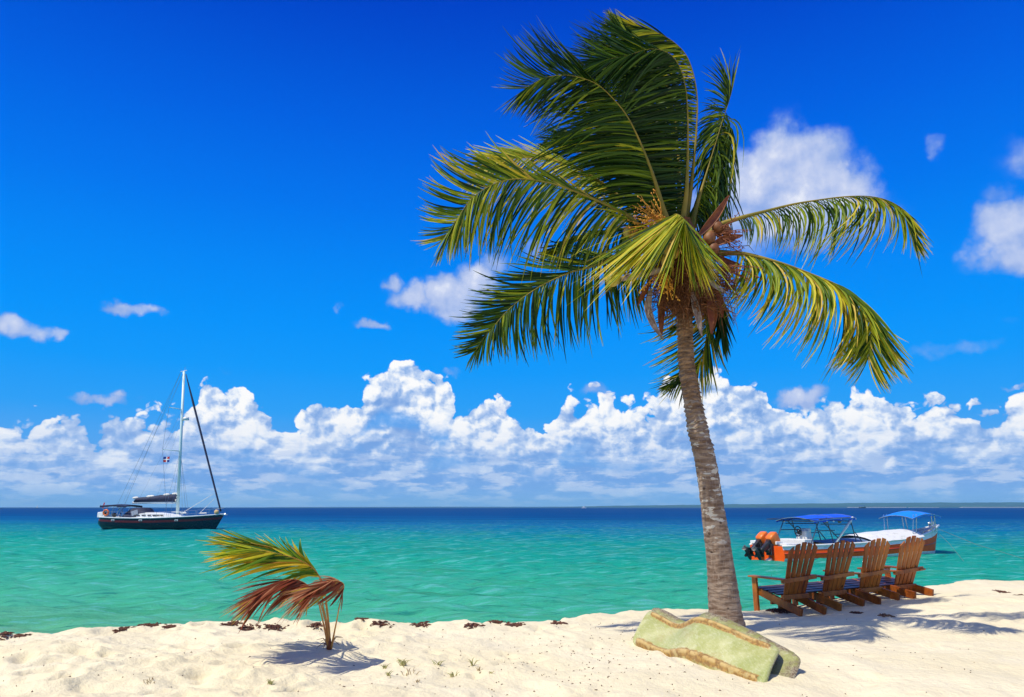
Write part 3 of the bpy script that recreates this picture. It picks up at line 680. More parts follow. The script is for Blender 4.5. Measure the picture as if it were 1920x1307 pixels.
# dead things in the crown
m_sp = mat('dry_spathe', (.16, .034, .008), .6, (.24, .075, .018), 12, .35, .65, (1, 1, 1))
m_spg = mat('grey_spathe', (.36, .30, .26), .75, (.20, .15, .13), 14, .35, .65)
m_or = mat('flower_stalk', (.62, .24, .015), .5, (.75, .40, .04), 20, .4, .6)
m_br = mat('coir', (.075, .025, .007), .9, (.17, .065, .018), 30, .35, .65)
m_co = mat('coconut_husk', (.50, .30, .05), .45, (.36, .36, .08), 6, .35, .65)
m_cob = mat('brown_coconut', (.17, .055, .012), .6, (.26, .11, .025), 8, .35, .65)
def spathe(pts, w, m, lab=None):
    """a boat shaped woody pod: an open trough that narrows to a point"""
    S_ = [P(*s) for s in catmull(pts, 16)]; rows_ = []
    for i, c in enumerate(S_):
        d = (S_[min(i + 1, 15)] - S_[max(i - 1, 0)]).normalized(); a = d.cross(Vector((0, 1, 0))).normalized(); b_ = d.cross(a)
        r = w * (math.sin(math.pi * min(1, (i + 1.2) / 17)) ** .8) * (1 - i / 17 * .4)
        ring = [c + a * math.cos(t) * r - b_ * math.sin(t) * r * .55 for t in np.linspace(-.35, math.pi + .35, 9)]
        ring += [c + a * math.cos(t) * r * .82 - b_ * math.sin(t) * r * .40 for t in np.linspace(math.pi + .3, -.3, 9)]
        rows_.append(ring)
    b = MB(); b.grid(rows_, close=True); o = b.build('spathe', m, palm, True, world=True)
    if lab: o['label'] = lab
spathe([(1312, 440, Y - .1), (1340, 408, Y - .15), (1367, 366, Y - .2)], .062, m_sp)
spathe([(1335, 460, Y - .1), (1362, 448, Y - .15), (1393, 441, Y - .15)], .065, m_sp)
spathe([(1340, 480, Y), (1365, 492, Y - .05), (1388, 496, Y - .1)], .055, m_sp)
spathe([(1222, 540, Y - .2), (1215, 575, Y - .25), (1226, 610, Y - .25), (1244, 636, Y - .25)], .055, m_spg, 'grey curved dry pod hanging left of the trunk')
spathe([(1244, 545, Y - .1), (1240, 590, Y - .1), (1240, 632, Y - .1)], .055, m_sp)
spathe([(1218, 530, Y - .2), (1206, 552, Y - .2), (1196, 573, Y - .2)], .04, m_sp)
spathe([(1297, 545, Y - .25), (1308, 590, Y - .3), (1316, 630, Y - .3)], .055, m_spg)
spathe([(1330, 545, Y - .2), (1336, 590, Y - .25), (1334, 626, Y - .25)], .075, m_sp)
spathe([(1345, 540, Y - .1), (1352, 570, Y - .1), (1355, 595, Y - .1)], .05, m_sp)
spathe([(1320, 518, Y - .3), (1340, 535, Y - .35), (1366, 553, Y - .4)], .035, m_spg)
b = MB(); b.tube([P(*s) for s in catmull([(1245, 508, Y - .25), (1210, 512, Y - .3), (1165, 523, Y - .35)], 12)], [.06 - .0025 * i for i in range(12)], 8)
o = b.build('frond_stub', m_spg, palm, True, world=True)
# sheath and coir round the top of the trunk
gq = random.Random(31); b = MB()
rows_ = []
for j in range(26):
    t = j / 25; py = 590 - 175 * t; px = 1282 - 4 * t; rad = (.125 + .17 * math.sin(math.pi * min(1, t * 1.05)) ** .8)
    rows_.append([P(px, py, Y) + Vector((math.cos(a) * rad * (1 + gq.uniform(-.16, .16)), math.sin(a) * rad * (1 + gq.uniform(-.16, .16)), gq.uniform(-.02, .02))) for a in np.linspace(0, 2 * math.pi, 27)[:-1]])
b.grid(rows_, close=True)
b.build('leaf_sheath', m_br, palm, False, world=True)
b = MB()
for i in range(1500):                                            # hanging dry fibres and old flower stalks
    px = gq.gauss(1288, 27); py = gq.uniform(455, 580); yy = Y + gq.uniform(-.35, .25)
    a = P(px, py, yy); sd = (px - 1284) / 60
    L = gq.uniform(.12, .42); e = a + Vector((sd * L * .55 + gq.gauss(0, .08), gq.gauss(0, .1), -L * gq.uniform(.2, 1)))
    mdd = (a + e) / 2 + Vector((sd * .1, 0, .06)); b.tube([a, mdd, e], [gq.uniform(.004, .011), .006, .0015], 3, False)
b.build('dry_fibre', m_br, palm, False, world=True)
def stalks(cx, cy, a0, a1, L0, L1, n_, yy, m, droop=.1):
    b = MB()
    root = P(cx, cy, yy); tip0 = None
    for i in range(n_):
        an = R(gq.uniform(a0, a1)); L = gq.uniform(L0, L1); dr = Vector((math.cos(an), gq.uniform(-.5, .2), math.sin(an)))
        pts = []
        for u in (0, .33, .66, 1): pts.append(root + dr * L * u + Vector((gq.gauss(0, .012), 0, -droop * L * u * u + gq.gauss(0, .012))))
        b.tube(pts, [.006, .006, .005, .003], 4, False)
        for q_ in range(7):
            u = gq.uniform(.3, 1); p = pts[0].lerp(pts[3], u); b.ell(p + Vector((gq.gauss(0, .01), 0, gq.gauss(0, .01))), (.010, .010, .012), nu=5, nv=3)
    b.build('flower_stalk', m, palm, True, world=True)
stalks(1250, 430, 110, 190, .25, .62, 40, Y - .25, m_or, .05)
stalks(1242, 505, 215, 300, .15, .42, 26, Y - .3, m_or, .1)
stalks(1225, 450, 150, 215, .2, .45, 18, Y - .1, m_or, .1)
stalks(1340, 440, -40, 50, .15, .45, 22, Y - .1, m_sp, .1)
stalks(1345, 500, -70, 20, .2, .5, 22, Y - .1, m_sp, .2)
def nut(px, py, yy, r, m, rot=0):
    b = MB(); q_ = Matrix.Rotation(rot, 3, 'Y'); rings = []
    for i in range(13):
        ph = math.pi * i / 12; rr = math.sin(ph) * (1 + .12 * math.cos(ph)); 
        rings.append([P(px, py, yy) + q_ @ Vector((r * rr * math.cos(t) * (1 + .05 * math.cos(3 * t)), r * rr * math.sin(t), -r * 1.25 * math.cos(ph))) for t in np.linspace(0, 2 * math.pi, 15)[:-1]])
    b.grid(rings, close=True); cap = P(px, py, yy) + q_ @ Vector((0, 0, r * 1.2)); b.ell(cap, (r * .45, r * .45, r * .18))
    b.build('coconut', m, palm, True, world=True)
nut(1149, 522, Y - .4, .085, m_co, .3); nut(1258, 470, Y - .42, .095, m_co, -.1); nut(1252, 488, Y - .40, .08, m_co, .2)
nut(1176, 435, Y - .1, .055, m_co, 0); nut(1190, 440, Y - .1, .05, m_co, .4); nut(1345, 425, Y - .1, .07, m_cob, 0); nut(1330, 446, Y - .2, .075, m_cob, .4); nut(1362, 432, Y - .1, .06, m_cob, -.3)
nut(1338, 466, Y - .2, .07, m_cob, .1); nut(1300, 470, Y - .3, .085, m_cob, .1)

# ------------------------------------------------------------------ small palm
sb = GG(617, 1217); SB = Vector((sb.x, sb.y, sb.z - .04)); y0 = SB.y
M_YOUNG = leaf_mat('young_palm_leaf', [(0, (.04, .13, .012)), (.25, (.16, .28, .012)), (.45, (.50, .50, .020)), (.72, (.66, .42, .03)), (1, (.20, .045, .02))], .35)
M_DRY = leaf_mat('dry_palm_leaf', [(0, (.17, .030, .010)), (.35, (.30, .085, .030)), (.62, (.36, .19, .10)), (.8, (.42, .26, .03)), (1, (.42, .42, .03))], .2, .6, .25)
small = empty('palm_sapling', SB, label='small young palm with yellow and brown leaves blown sideways on the sand', cat='young palm')
# green and yellow frond streaming left
frond(small, [(617, 1216, y0), (613, 1180, y0 - .03), (606, 1140, y0 - .06), (603, 1105, y0 - .1), (598, 1080, y0 - .15), (582, 1062, y0 - .22), (556, 1048, y0 - .3), (520, 1038, y0 - .42), (480, 1030, y0 - .52)],
      ([(.45, -20, -20, 0), (.6, -45, -42, 0, .2), (.72, -95, -18, 0, .2), (.85, -125, -6, -.1, .2), (1, -88, -4, -.1, .1)],
       [(.45, -50, 5, -.2), (.6, -95, 8, -.3, .2), (.72, -120, 20, -.3, .2), (.85, -125, 22, -.3, .1), (1, -98, 18, -.25, .1)]), 42, 41, .026, .016, .5, tint=(.40, .17), tipdry=.7, mat_leaf=M_YOUNG, mat_rib=M_RIBD, jit=.12, sag=.01, name='frond', label='yellow green frond streaming to the left')
frond(small, [(618, 1216, y0), (617, 1180, y0), (612, 1130, y0 - .02), (606, 1095, y0 - .05), (590, 1070, y0 - .1), (560, 1052, y0 - .15), (520, 1030, y0 - .25), (470, 1018, y0 - .35)],
      ([(.5, -30, -38, .05), (.62, -22, -50, .05, .3), (.8, -85, -18, 0, .3), (1, -70, -14, 0, .1)],
       [(.5, -80, 18, .2), (.62, -110, 10, .3, .2), (.8, -115, 0, .3, .2), (1, -86, -4, .2, .1)]), 38, 42, .025, .015, .5, tint=(.34, .2), tipdry=.9, mat_leaf=M_YOUNG, mat_rib=M_RIBD, jit=.12, sag=.01, name='frond')
# brown wilted fronds
frond(small, [(616, 1216, y0), (610, 1185, y0 - .06), (602, 1150, y0 - .14), (594, 1120, y0 - .22), (578, 1098, y0 - .3), (552, 1086, y0 - .4), (524, 1092, y0 - .5), (500, 1106, y0 - .58)],
      ([(.5, -55, 8, .15), (.65, -105, 26, .15, .3), (.8, -95, 46, .1, .3), (.92, -78, 58, .1, .3), (1, -66, 54, -.1)],
       [(.5, -30, 44, -.25), (.65, -80, 48, -.3, .3), (.8, -80, 56, -.3, .3), (.92, -68, 58, -.25, .3), (1, -60, 56, -.2)]), 46, 43, .026, .013, .52, tint=(.25, .25), tipdry=.3, mat_leaf=M_DRY, mat_rib=M_RIBD, jit=.14, sag=.03, name='frond', label='wilted brown frond blown to the left')
frond(small, [(621, 1216, y0), (628, 1180, y0 - .12), (634, 1150, y0 - .25), (640, 1120, y0 - .38), (645, 1098, y0 - .5), (636, 1090, y0 - .58), (616, 1090, y0 - .65), (596, 1100, y0 - .7)],
      ([(.62, -8, 22, 0, .1), (.7, -55, -10, .2, .5), (.8, -90, 22, .2, .4), (.9, -86, 44, .1, .3), (1, -60, 56, -.1)],
       [(.6, 4, 30, 0, 0), (.7, -46, 34, -.2, -.6), (.8, -80, 48, -.25, -.3), (.9, -70, 56, -.25, .2), (1, -54, 60, -.2)]), 46, 44, .026, .011, .6, tint=(.42, .22), tipdry=.2, mat_leaf=M_DRY, mat_rib=M_RIBD, jit=.16, sag=.03, name='frond', label='grey brown wilted frond bent over to the left')
b = MB()
for px0, px1, py1, dy_, r in ((616, 600, 1128, -.1, .015), (619, 610, 1130, -.02, .013), (617, 606, 1135, .05, .010)):
    b.tube([P(*s) for s in catmull([(px0, 1219, y0), (px0 - 2, 1180, y0 + dy_ * .3), (px1, py1, y0 + dy_)], 10)], [r * (1 - .06 * i) for i in range(10)], 7)
b.build('leaf_stem', M_RIBD, small, True, world=True)
b = MB(); gq2 = random.Random(5)
for i in range(9):
    a = P(617, 1212, y0); an = gq2.uniform(0, 6.28); L = gq2.uniform(.06, .2); e = a + Vector((math.cos(an) * L, math.sin(an) * L * .6, gq2.uniform(-.02, .1)))
    b.tube([a, (a + e) / 2 + Vector((0, 0, .05)), e], [.006, .004, .002], 4, False)
b.tube([P(617, 1222, y0), P(617, 1208, y0), P(616, 1190, y0)], [.027, .028, .018], 10)
b.build('dry_base', m_sp, small, True, world=True)
# ------------------------------------------------------------------ boats
def wl(px, py): return G(px, py, WZ)
m_navy = mat('navy_gelcoat', (.006, .010, .028), .22, (.016, .012, .03), 2, .4, .7, spec=.6)
m_wht = mat('white_gelcoat', (.78, .80, .78), .3, (.66, .70, .70), 3, .45, .7)
m_maroon = mat('maroon_stripe', (.14, .010, .018), .35)
m_boot = mat('antifouling', (.10, .035, .02), .7, (.05, .04, .03), 6, .4, .6)
m_mast = mat('mast_paint', (.60, .76, .74), .35)
m_canv = mat('navy_canvas', (.010, .016, .05), .75, (.02, .03, .075), 5, .4, .65, bump=.3, bscale=12, bdist=.02)
m_sail = mat('sailcloth', (.72, .70, .64), .7)
m_steel = mat('stainless', (.55, .58, .6), .25, metal=.9)
m_wire = mat('rigging_wire', (.22, .25, .30), .4, metal=.6)
m_rope = mat('white_rope', (.7, .7, .66), .8)
m_win = mat('dark_glass', (.01, .013, .02), .08)
m_teak = mat('teak', (.32, .19, .09), .6)
m_orange = mat('orange_plastic', (.85, .17, .02), .4)
m_red = mat('red_cloth', (.55, .03, .03), .7)
m_blue = mat('blue_plastic', (.01, .05, .35), .7)

def loft_hull(sec, m_list, parent, name, idx, prof=None):
    """sec: list of (x, half beam at sheer, z keel, z sheer, flare, bottom width); idx: material by row"""
    rows_ = []
    prof = prof or [(0, 0), (.45, .08), (.80, .30), (.93, .55), (.975, .74), (.99, .86), (1, 1)]
    for x, hb, zk, zs, xk in sec:
        r_ = []
        for s_ in (1, -1):
            pr = prof[::-1] if s_ == 1 else prof[1:]
            for w, h in pr: r_.append(Vector((x + xk * (1 - h), s_ * hb * w, zk + (zs - zk) * h)))
        rows_.append(r_)
    b = MB(); b.grid(rows_); nrow = len(rows_[0]) - 1
    b.mi = [idx[min(i % nrow, nrow - 1 - i % nrow)] for i in range(len(b.f))]
    n0 = len(rows_[0]); b.f.append(tuple(range(n0))); b.mi.append(idx[1])
    o = link(name, b.v, b.f, m_list, parent, True); o.data.polygons.foreach_set('material_index', b.mi); auto_smooth(o, 50)
    return o, rows_

# ---- the sailing yacht, local x runs to the bow, z = 0 at the waterline
A = wl(204, 992); B = wl(405, 992.5); dv = B - A; LW = dv.length; ang = math.atan2(dv.y, dv.x)
yacht = empty('sailing_yacht', A, ang, label='dark hulled sailing yacht at anchor with bare mast and furled sails', cat='sailing yacht')
U = LW / 201.0                                            # metres per photo pixel there
def yx(px): return (px - 204) * U
def yzp(py): return (992 - py) * U
def on(px, py, o_=None, an_=None):                         # point of the boat's mid plane seen at a photo pixel, in local axes
    d = ray(px, py); n_ = Vector((-math.sin(ang), math.cos(ang), 0)); c_ = Vector((0, 0, CAM_H)); t = (A - c_).dot(n_) / d.dot(n_); q = c_ + d * t - A
    return Vector((q.x * math.cos(ang) + q.y * math.sin(ang), 0, q.z))
sec = []
for px, hb, zk, zs, xk in ((190.5, .95, .30, 1.00, .0), (196, 1.25, .05, 1.06, .0), (204, 1.45, -.25, 1.08, 0), (235, 1.78, -.4, 1.02, 0), (270, 1.92, -.5, 1.00, 0), (305, 1.90, -.5, 1.02, 0), (340, 1.62, -.45, 1.08, 0), (370, 1.15, -.4, 1.16, 0), (395, .60, -.35, 1.25, -.12), (408, .28, -.3, 1.31, -.35), (418, .04, -.25, 1.37, -.85)):
    sec.append((yx(px), hb, zk, zs, xk))
sec[0] = (yx(196), .95, .30, 1.05, -.35)
sec[1] = (yx(199), 1.25, .05, 1.07, -.15)
hull, hr = loft_hull(sec, [m_boot, m_navy, m_maroon, m_navy], yacht, 'hull', [3, 2, 1, 1, 1, 0, 0])
b = MB()                                                  # deck and white toe rail
b.grid([[Vector((s_[0], -s_[1] * .97, s_[3] + .01)), Vector((s_[0], 0, s_[3] + .06)), Vector((s_[0], s_[1] * .97, s_[3] + .01))] for s_ in sec])
b.build('deck', m_wht, yacht, True)
b = MB()
for sgn in (1, -1):
    pts = [Vector((s_[0], sgn * s_[1], s_[3] + .03)) for s_ in sec]; b.tube(pts, .055, 6)
b.build('toe_rail', m_wht, yacht, True)
# coachroof
cab = [(yx(255), .95, .28), (yx(262), 1.05, .42), (yx(275), 1.1, .50), (yx(300), 1.05, .50), (yx(320), .95, .40), (yx(338), .75, .26), (yx(348), .5, .06)]
b = MB(); b.grid([[Vector((x, -w, 1.0)), Vector((x, -w * .95, 1.02 + h * .8)), Vector((x, -w * .7, 1.02 + h)), Vector((x, w * .7, 1.02 + h)), Vector((x, w * .95, 1.02 + h * .8)), Vector((x, w, 1.0))] for x, w, h in cab])
b.f.append((0, 1, 2, 3, 4, 5)); b.mi.append(0)
cr = auto_smooth(b.build('coachroof', m_wht, yacht))
for px0, px1 in ((262, 272), (276, 283), (287, 293), (296, 309), (310, 315)):
    b = MB(); b.box(((yx(px0) + yx(px1)) / 2, -1.085 + (.05 if px0 > 300 else 0), 1.27), ((px1 - px0) * U, .05, .10)); b.build('window', m_win, cr)
for px in (231, 284, 345.5):
    b = MB(); hbx = np.interp(yx(px), [s_[0] for s_ in sec], [s_[1] for s_ in sec])
    b.box((yx(px), -hbx - .0, .84), (.30, .07, .14)); po = b.build('porthole', m_wht, yacht)
    b = MB(); b.box((yx(px), -hbx - .02, .84), (.21, .06, .06)); b.build('pane', m_win, po)
# mast, spreaders, radar
mb0 = Vector((yx(331), 0, 1.1)); mtop = on(345, 697)
b = MB(); b.tube([mb0, mb0.lerp(mtop, .5), mtop], [.145, .135, .11], 12); mast = b.build('mast', m_mast, yacht, True)
b = MB(); b.tube([mtop + Vector((-.35, 0, .0)), mtop + Vector((.3, 0, .12))], .03, 5); b.tube([mtop, mtop + Vector((.1, 0, .5))], .012, 4); b.tube([mtop + Vector((-.3, 0, 0)), mtop + Vector((-.3, 0, .3))], .015, 4); b.build('masthead_fitting', m_steel, mast)
def mp(py):
    t = (yzp(py) - mb0.z) / (mtop.z - mb0.z); return mb0.lerp(mtop, t)
spt = []
for py, w in ((776, 1.25), (853, 1.65)):
    c0 = mp(py)
    for sg in (1, -1):
        b = MB(); e = c0 + Vector((-.62 * w / 1.2, sg * w, .06)); b.tube([c0, e], [.05, .03], 6); b.build('spreader', m_mast, mast, True); spt.append((sg, e))
c0 = mp(792); b = MB(); b.tube([c0 + Vector((.1, 0, -.25)), c0 + Vector((.42, 0, -.12))], .04, 6); b.tube([c0 + Vector((.42, 0, -.2)), c0 + Vector((.42, 0, .08))], [.30, .26], 14); b.build('radar_dome', m_wht, mast, True)
b = MB(); c0 = mp(957)
b.box(c0 + Vector((0, 0, -.25)), (.9, .5, .06)); b.box(c0 + Vector((0, 0, -.6)), (.7, .7, .3)); b.build('mast_collar', m_wht, mast)
# boom with its sail bag
bo0 = mp(945); bo1 = on(249, 942.5)
b = MB(); b.tube([bo0, bo1], .10, 10); boom = b.build('boom', m_wht, yacht, True)
g = random.Random(2); rows_ = []
for i in range(19):
    t = i / 18; c0 = bo0.lerp(bo1, .03 + .93 * t); h = .82 * (1 - t) + .42 * t + g.uniform(-.02, .03); h *= (1 if i < 18 else .5); w = .22
    rows_.append([c0 + Vector((0, w * math.sin(a) * (.6 + .4 * math.sin(a) ** 2), .02 + h / 2 - h / 2 * math.cos(a))) + Vector((0, g.uniform(-.015, .015), 0)) for a in np.linspace(0, 2 * math.pi, 15)[:-1]])
b = MB(); b.grid(rows_, close=True); b.f += [tuple(range(14)), tuple(len(b.v) - 14 + i for i in range(14))[::-1]]; b.mi += [0, 0]
bag = b.build('sail_bag', m_canv, boom, True)
b = MB()
for i in range(16):
    t = g.choice([.02, .04, .06, .2, .22, .25, .27, .5, .6, .63, .66, .8, .82, .85, .97, .99]) + g.uniform(-.01, .01); c0 = bo0.lerp(bo1, .03 + .93 * t); h = .80 * (1 - t) + .42 * t
    b.ell(c0 + Vector((0, 0, h)), (.26, .14, .12), nu=9, nv=6, jit=.15, rg=g)
for i in range(8): b.ell(bo0 + Vector((-.12, g.uniform(-.1, .1), .15 + i * .11)), (.14, .14, .09), nu=8, nv=5, jit=.2, rg=g)
b.build('furled_mainsail', m_sail, boom, True)
# furled headsail and rigging
st0 = on(414, 959); st1 = mtop + Vector((.22, 0, -.25))
b = MB(); pts = [st1.lerp(st0, t) for t in np.linspace(0, 1, 24)]; b.tube(pts, [.04 + .07 * min(1, i / 5) * (1 - .35 * i / 23) for i in range(24)], 8)
b.build('furled_headsail', m_canv, yacht, True)
b = MB()
for a, e, r in ((mtop + Vector((-.3, 0, 0)), Vector((yx(214), .7, 1.2)), .013), (mtop + Vector((-.3, 0, 0)), Vector((yx(216), -.7, 1.2)), .013), (mtop, Vector((yx(226), 0, yzp(944))), .008), (mp(790), bo0.lerp(bo1, .9), .007), (mp(790), bo0.lerp(bo1, .5), .006)):
    b.tube([a, e], r, 4)
for sg in (1, -1):
    e1 = [e for s_, e in spt if s_ == sg]; chain = Vector((yx(330), sg * 1.72, 1.08))
    b.tube([mtop, e1[0], e1[1], chain], .013, 4); b.tube([mp(776), e1[1]], .010, 4); b.tube([mp(853), chain + Vector((.3, 0, 0))], .010, 4); b.tube([mp(853), chain + Vector((-.35, 0, 0))], .010, 4)
b.build('rigging', m_wire, yacht)
for nm_, a_, b_, r_ in (('sheet', (345, -.3, 962), (394, -.1, 931), .022), ('sheet', (370, .3, 963), (397, .1, 938), .018), ('deck_block', (343, -.6, 963.5), (353, -.6, 963), .07), ('deck_block', (368, .3, 964), (382, .3, 963.5), .06)):
    b = MB(); b.tube([Vector((yx(a_[0]), a_[1], yzp(a_[2]))), Vector((yx(b_[0]), b_[1], yzp(b_[2])))], r_, 6); b.build(nm_, m_rope, yacht)
# courtesy flag: white cross, blue and red quarters
fc = on(322.7, 868.5) + Vector((0, -1.6, 0)); fl = MB()
S1 = .62; H1 = .50
def fq(x0, x1, z0, z1, mi, y=0.0):
    n_ = 4; rows_ = [[fc + Vector((x0 + (x1 - x0) * i / n_, y + .05 * math.sin((x0 + (x1 - x0) * i / n_) * 9), z)) for z in (z0, z1)] for i in range(n_ + 1)]
    k = len(fl.f); fl.grid(rows_); 
    for q_ in range(k, len(fl.f)): fl.mi[q_] = mi
fq(0, .27, .29, .50, 0); fq(.37, .62, .29, .50, 1); fq(0, .27, 0, .21, 1); fq(.37, .62, 0, .21, 0)
fq(.27, .37, 0, .50, 2); fq(0, .27, .21, .29, 2); fq(.37, .62, .21, .29, 2)
flag = tag(fl.build('courtesy_flag', [mat('flag_blue', (.01, .04, .25), .8), m_red, mat('flag_white', (.8, .8, .8), .8)], None), 'small flag with white cross and blue and red quarters on the yacht rigging', 'flag')
flag.location = A; flag.rotation_euler = (0, 0, ang)
# bimini and sprayhood
b = MB(); rows_ = []
for i, px in enumerate(np.linspace(199, 248, 9)):
    t = i / 8; rows_.append([Vector((yx(px), yy, yzp(948.5) - .10 * abs(yy) ** 2 * .35 - (.05 if i in (0, 8) else 0) - .03 * math.sin(t * 9))) for yy in np.linspace(-1.35, 1.35, 7)])
b.grid(rows_); b.grid([[p - Vector((0, 0, .05)) for p in r_] for r_ in rows_]); 
b.grid([[r_[0], r_[0] - Vector((0, 0, .16))] for r_ in rows_]); b.grid([[r_[-1], r_[-1] - Vector((0, 0, .16))] for r_ in rows_])
bim = b.build('bimini', m_canv, yacht, True)
for sg in (1, -1):
    b = MB()
    for p0, p1 in ((203, 216), (218, 199), (228, 240), (219, 226)):
        b.tube([Vector((yx(p0), sg * 1.25, 1.1)), Vector((yx(p1), sg * 1.3, yzp(949.5)))], .022, 5)
    b.build('bimini_frame', m_steel, bim)
b = MB(); rows_ = []
for i, (px, w, h) in enumerate(((238, 1.1, .10), (244, 1.12, .55), (251, 1.12, .84), (264, 1.05, .86), (276, 1.0, .84), (280, .98, .42))):
    rows_.append([Vector((yx(px), w * math.cos(a), 1.42 - .35 + h * (.28 + .72 * math.sin(a) ** .5) if 0 else 1.12 + h * max(0, math.sin(a)) ** .55)) for a in np.linspace(0, math.pi, 11)])
b.grid(rows_); spr = b.build('sprayhood', m_canv, yacht, True)
b = MB(); b.box((yx(262), -1.06, 1.50), (.62, .03, .42), Matrix.Rotation(-.3, 3, 'Y')); b.build('clear_panel', mat('clear_vinyl', (.30, .34, .40), .2), spr)
# stern box, life rings, rails
b = MB(); b.box((yx(198.5), -.6, yzp(966.3)), (.72, .9, .50), Matrix.Rotation(-.12, 3, 'Y'), .94); b.build('stern_box', m_wht, yacht, bevel=.06)
b = MB(); ring = [Vector((yx(213) + .24 * math.cos(a), -1.45, 1.52 + .24 * math.sin(a))) for a in np.linspace(0, 2 * math.pi, 17)]; b.tube(ring, .065, 7, False); b.build('life_ring', m_orange, yacht, True)
for q_ in (((yx(227), -1.3, 1.30), (.24, .2, .2)), ((yx(205), -.9, 1.40), (.14, .12, .12))):
    b = MB(); b.ell(*q_); b.build('fender', m_win, yacht, True)
b = MB(); b.box((yx(198), -.7, yzp(950)), (.10, .03, .5), Matrix.Rotation(.2, 3, 'Y')); b.build('ensign', m_red, yacht)
b = MB(); px_ = list(range(206, 416, 21)); post = []
for sg in (1, -1):
    for px in px_:
        hb = float(np.interp(yx(px), [s_[0] for s_ in sec], [s_[1] for s_ in sec])) * .97; zs = float(np.interp(yx(px), [s_[0] for s_ in sec], [s_[3] for s_ in sec]))
        b.tube([Vector((yx(px), sg * hb, zs)), Vector((yx(px), sg * hb, zs + .55))], .014, 4); post.append(Vector((yx(px), sg * hb, zs + .55)))
    q_ = post[-len(px_):]; b.tube(q_, .007, 3); b.tube([p - Vector((0, 0, .26)) for p in q_], .006, 3)
b.tube([post[9], Vector((yx(418), 0, 1.95)), post[19]], .02, 5); b.tube([post[0], post[10]], .02, 5)
b.build('guard_rail', m_steel, yacht)
b = MB(); b.ell((yx(406), -.25, 1.55), (.24, .2, .22), nu=9, nv=6, jit=.1, rg=g); b.build('anchor_bundle', mat('tan_canvas', (.60, .42, .20), .8), yacht, True)
b = MB(); b.tube([Vector((yx(412), 0, 1.36)), Vector((yx(421), 0, 1.40))], .05, 6); b.box((yx(419), 0, 1.33), (.5, .25, .08)); b.build('anchor', m_steel, yacht)
for px, sz in ((222, .5), (236, .6)):
    pass
b = MB(); b.tube([Vector((yx(223), 0, 1.05)), Vector((yx(223), 0, 1.5))], .06, 6); ring = [Vector((yx(223) - .05, .38 * math.cos(a), 1.55 + .38 * math.sin(a))) for a in np.linspace(0, 2 * math.pi, 17)]; b.tube(ring, .02, 5, False); b.build('steering_wheel', m_steel, yacht, True)

# ---- the orange and white passenger launch
A = wl(1438, 1051); B = wl(1757, 1035); dv = B - A; LP = dv.length; ang = math.atan2(dv.y, dv.x)
launch = empty('passenger_launch', A, ang, label='long white and orange motor launch with two blue canopies moored behind the bench', cat='motor boat')
m_lw = mat('launch_white', (.80, .80, .76), .35, (.62, .62, .56), 4, .5, .72)
m_lo = mat('launch_orange', (.92, .11, .010), .6, (.80, .08, .008), 2, .45, .7, spec=.15)
m_li = mat('launch_inside', (.58, .72, .70), .5, (.45, .62, .64), 3, .4, .6)
m_cab = mat('canopy_blue', (.0, .095, .75), .65, (.0, .08, .62), 3, .4, .6, bump=.25, bscale=5, bdist=.03)
m_cab2 = mat('canopy_sky_blue', (.0, .22, .85), .65, (.0, .19, .72), 3, .4, .6, bump=.25, bscale=5, bdist=.03)
sec = []
for t, hb, zk, zs, xk in ((0, .86, -.25, .56, 0), (.06, .92, -.3, .56, 0), (.2, .98, -.32, .56, 0), (.4, 1.0, -.32, .58, 0), (.55, 1.0, -.32, .62, 0), (.7, .94, -.3, .70, 0), (.82, .76, -.45, .82, 0), (.91, .50, -.6, .95, -.15), (.97, .26, -.7, 1.06, -.4), (1.025, .05, -.7, 1.18, -.9)):
    sec.append((t * LP, hb, zk, zs, xk))
hull, hr = loft_hull(sec, [m_lw, m_lo], launch, 'hull', [0, 1, 1, 0, 0, 0, 0], [(0, 0), (.6, .10), (.93, .30), (1.01, .455), (.995, .63), (.945, .83), (.90, 1)])
# overwrite stripes: white sheer strake, orange side, darker rubbing line
b = MB()
for sg in (1, -1):
    b.tube([Vector((s_[0], sg * (s_[1] * .91 + .01), s_[3])) for s_ in sec], .05, 6)
b.build('gunwale', m_lw, launch, True)
b = MB()
for sg in (1, -1):
    b.tube([Vector((s_[0] + s_[4] * .4, sg * (s_[1] * .998 + .012), s_[2] + (s_[3] - s_[2]) * .66)) for s_ in sec[:-1]], .022, 5)
b.build('rubbing_strake', mat('dark_orange', (.45, .04, .01), .4), launch, True)
b = MB(); b.grid([[Vector((s_[0], -s_[1] * .93, s_[3] - .02)), Vector((s_[0], -s_[1] * .8, s_[3] - .42)), Vector((s_[0], 0, s_[3] - .48)), Vector((s_[0], s_[1] * .8, s_[3] - .42)), Vector((s_[0], s_[1] * .93, s_[3] - .02))] for s_ in sec[:-1]])
b.build('cockpit', m_li, launch, True)
def lx(px, off=0.0):                                      # launch station from a photo column
    return ((px - 1455) / 308.0) ** 1.12 * LP if px > 1455 else (px - 1455) / 26.
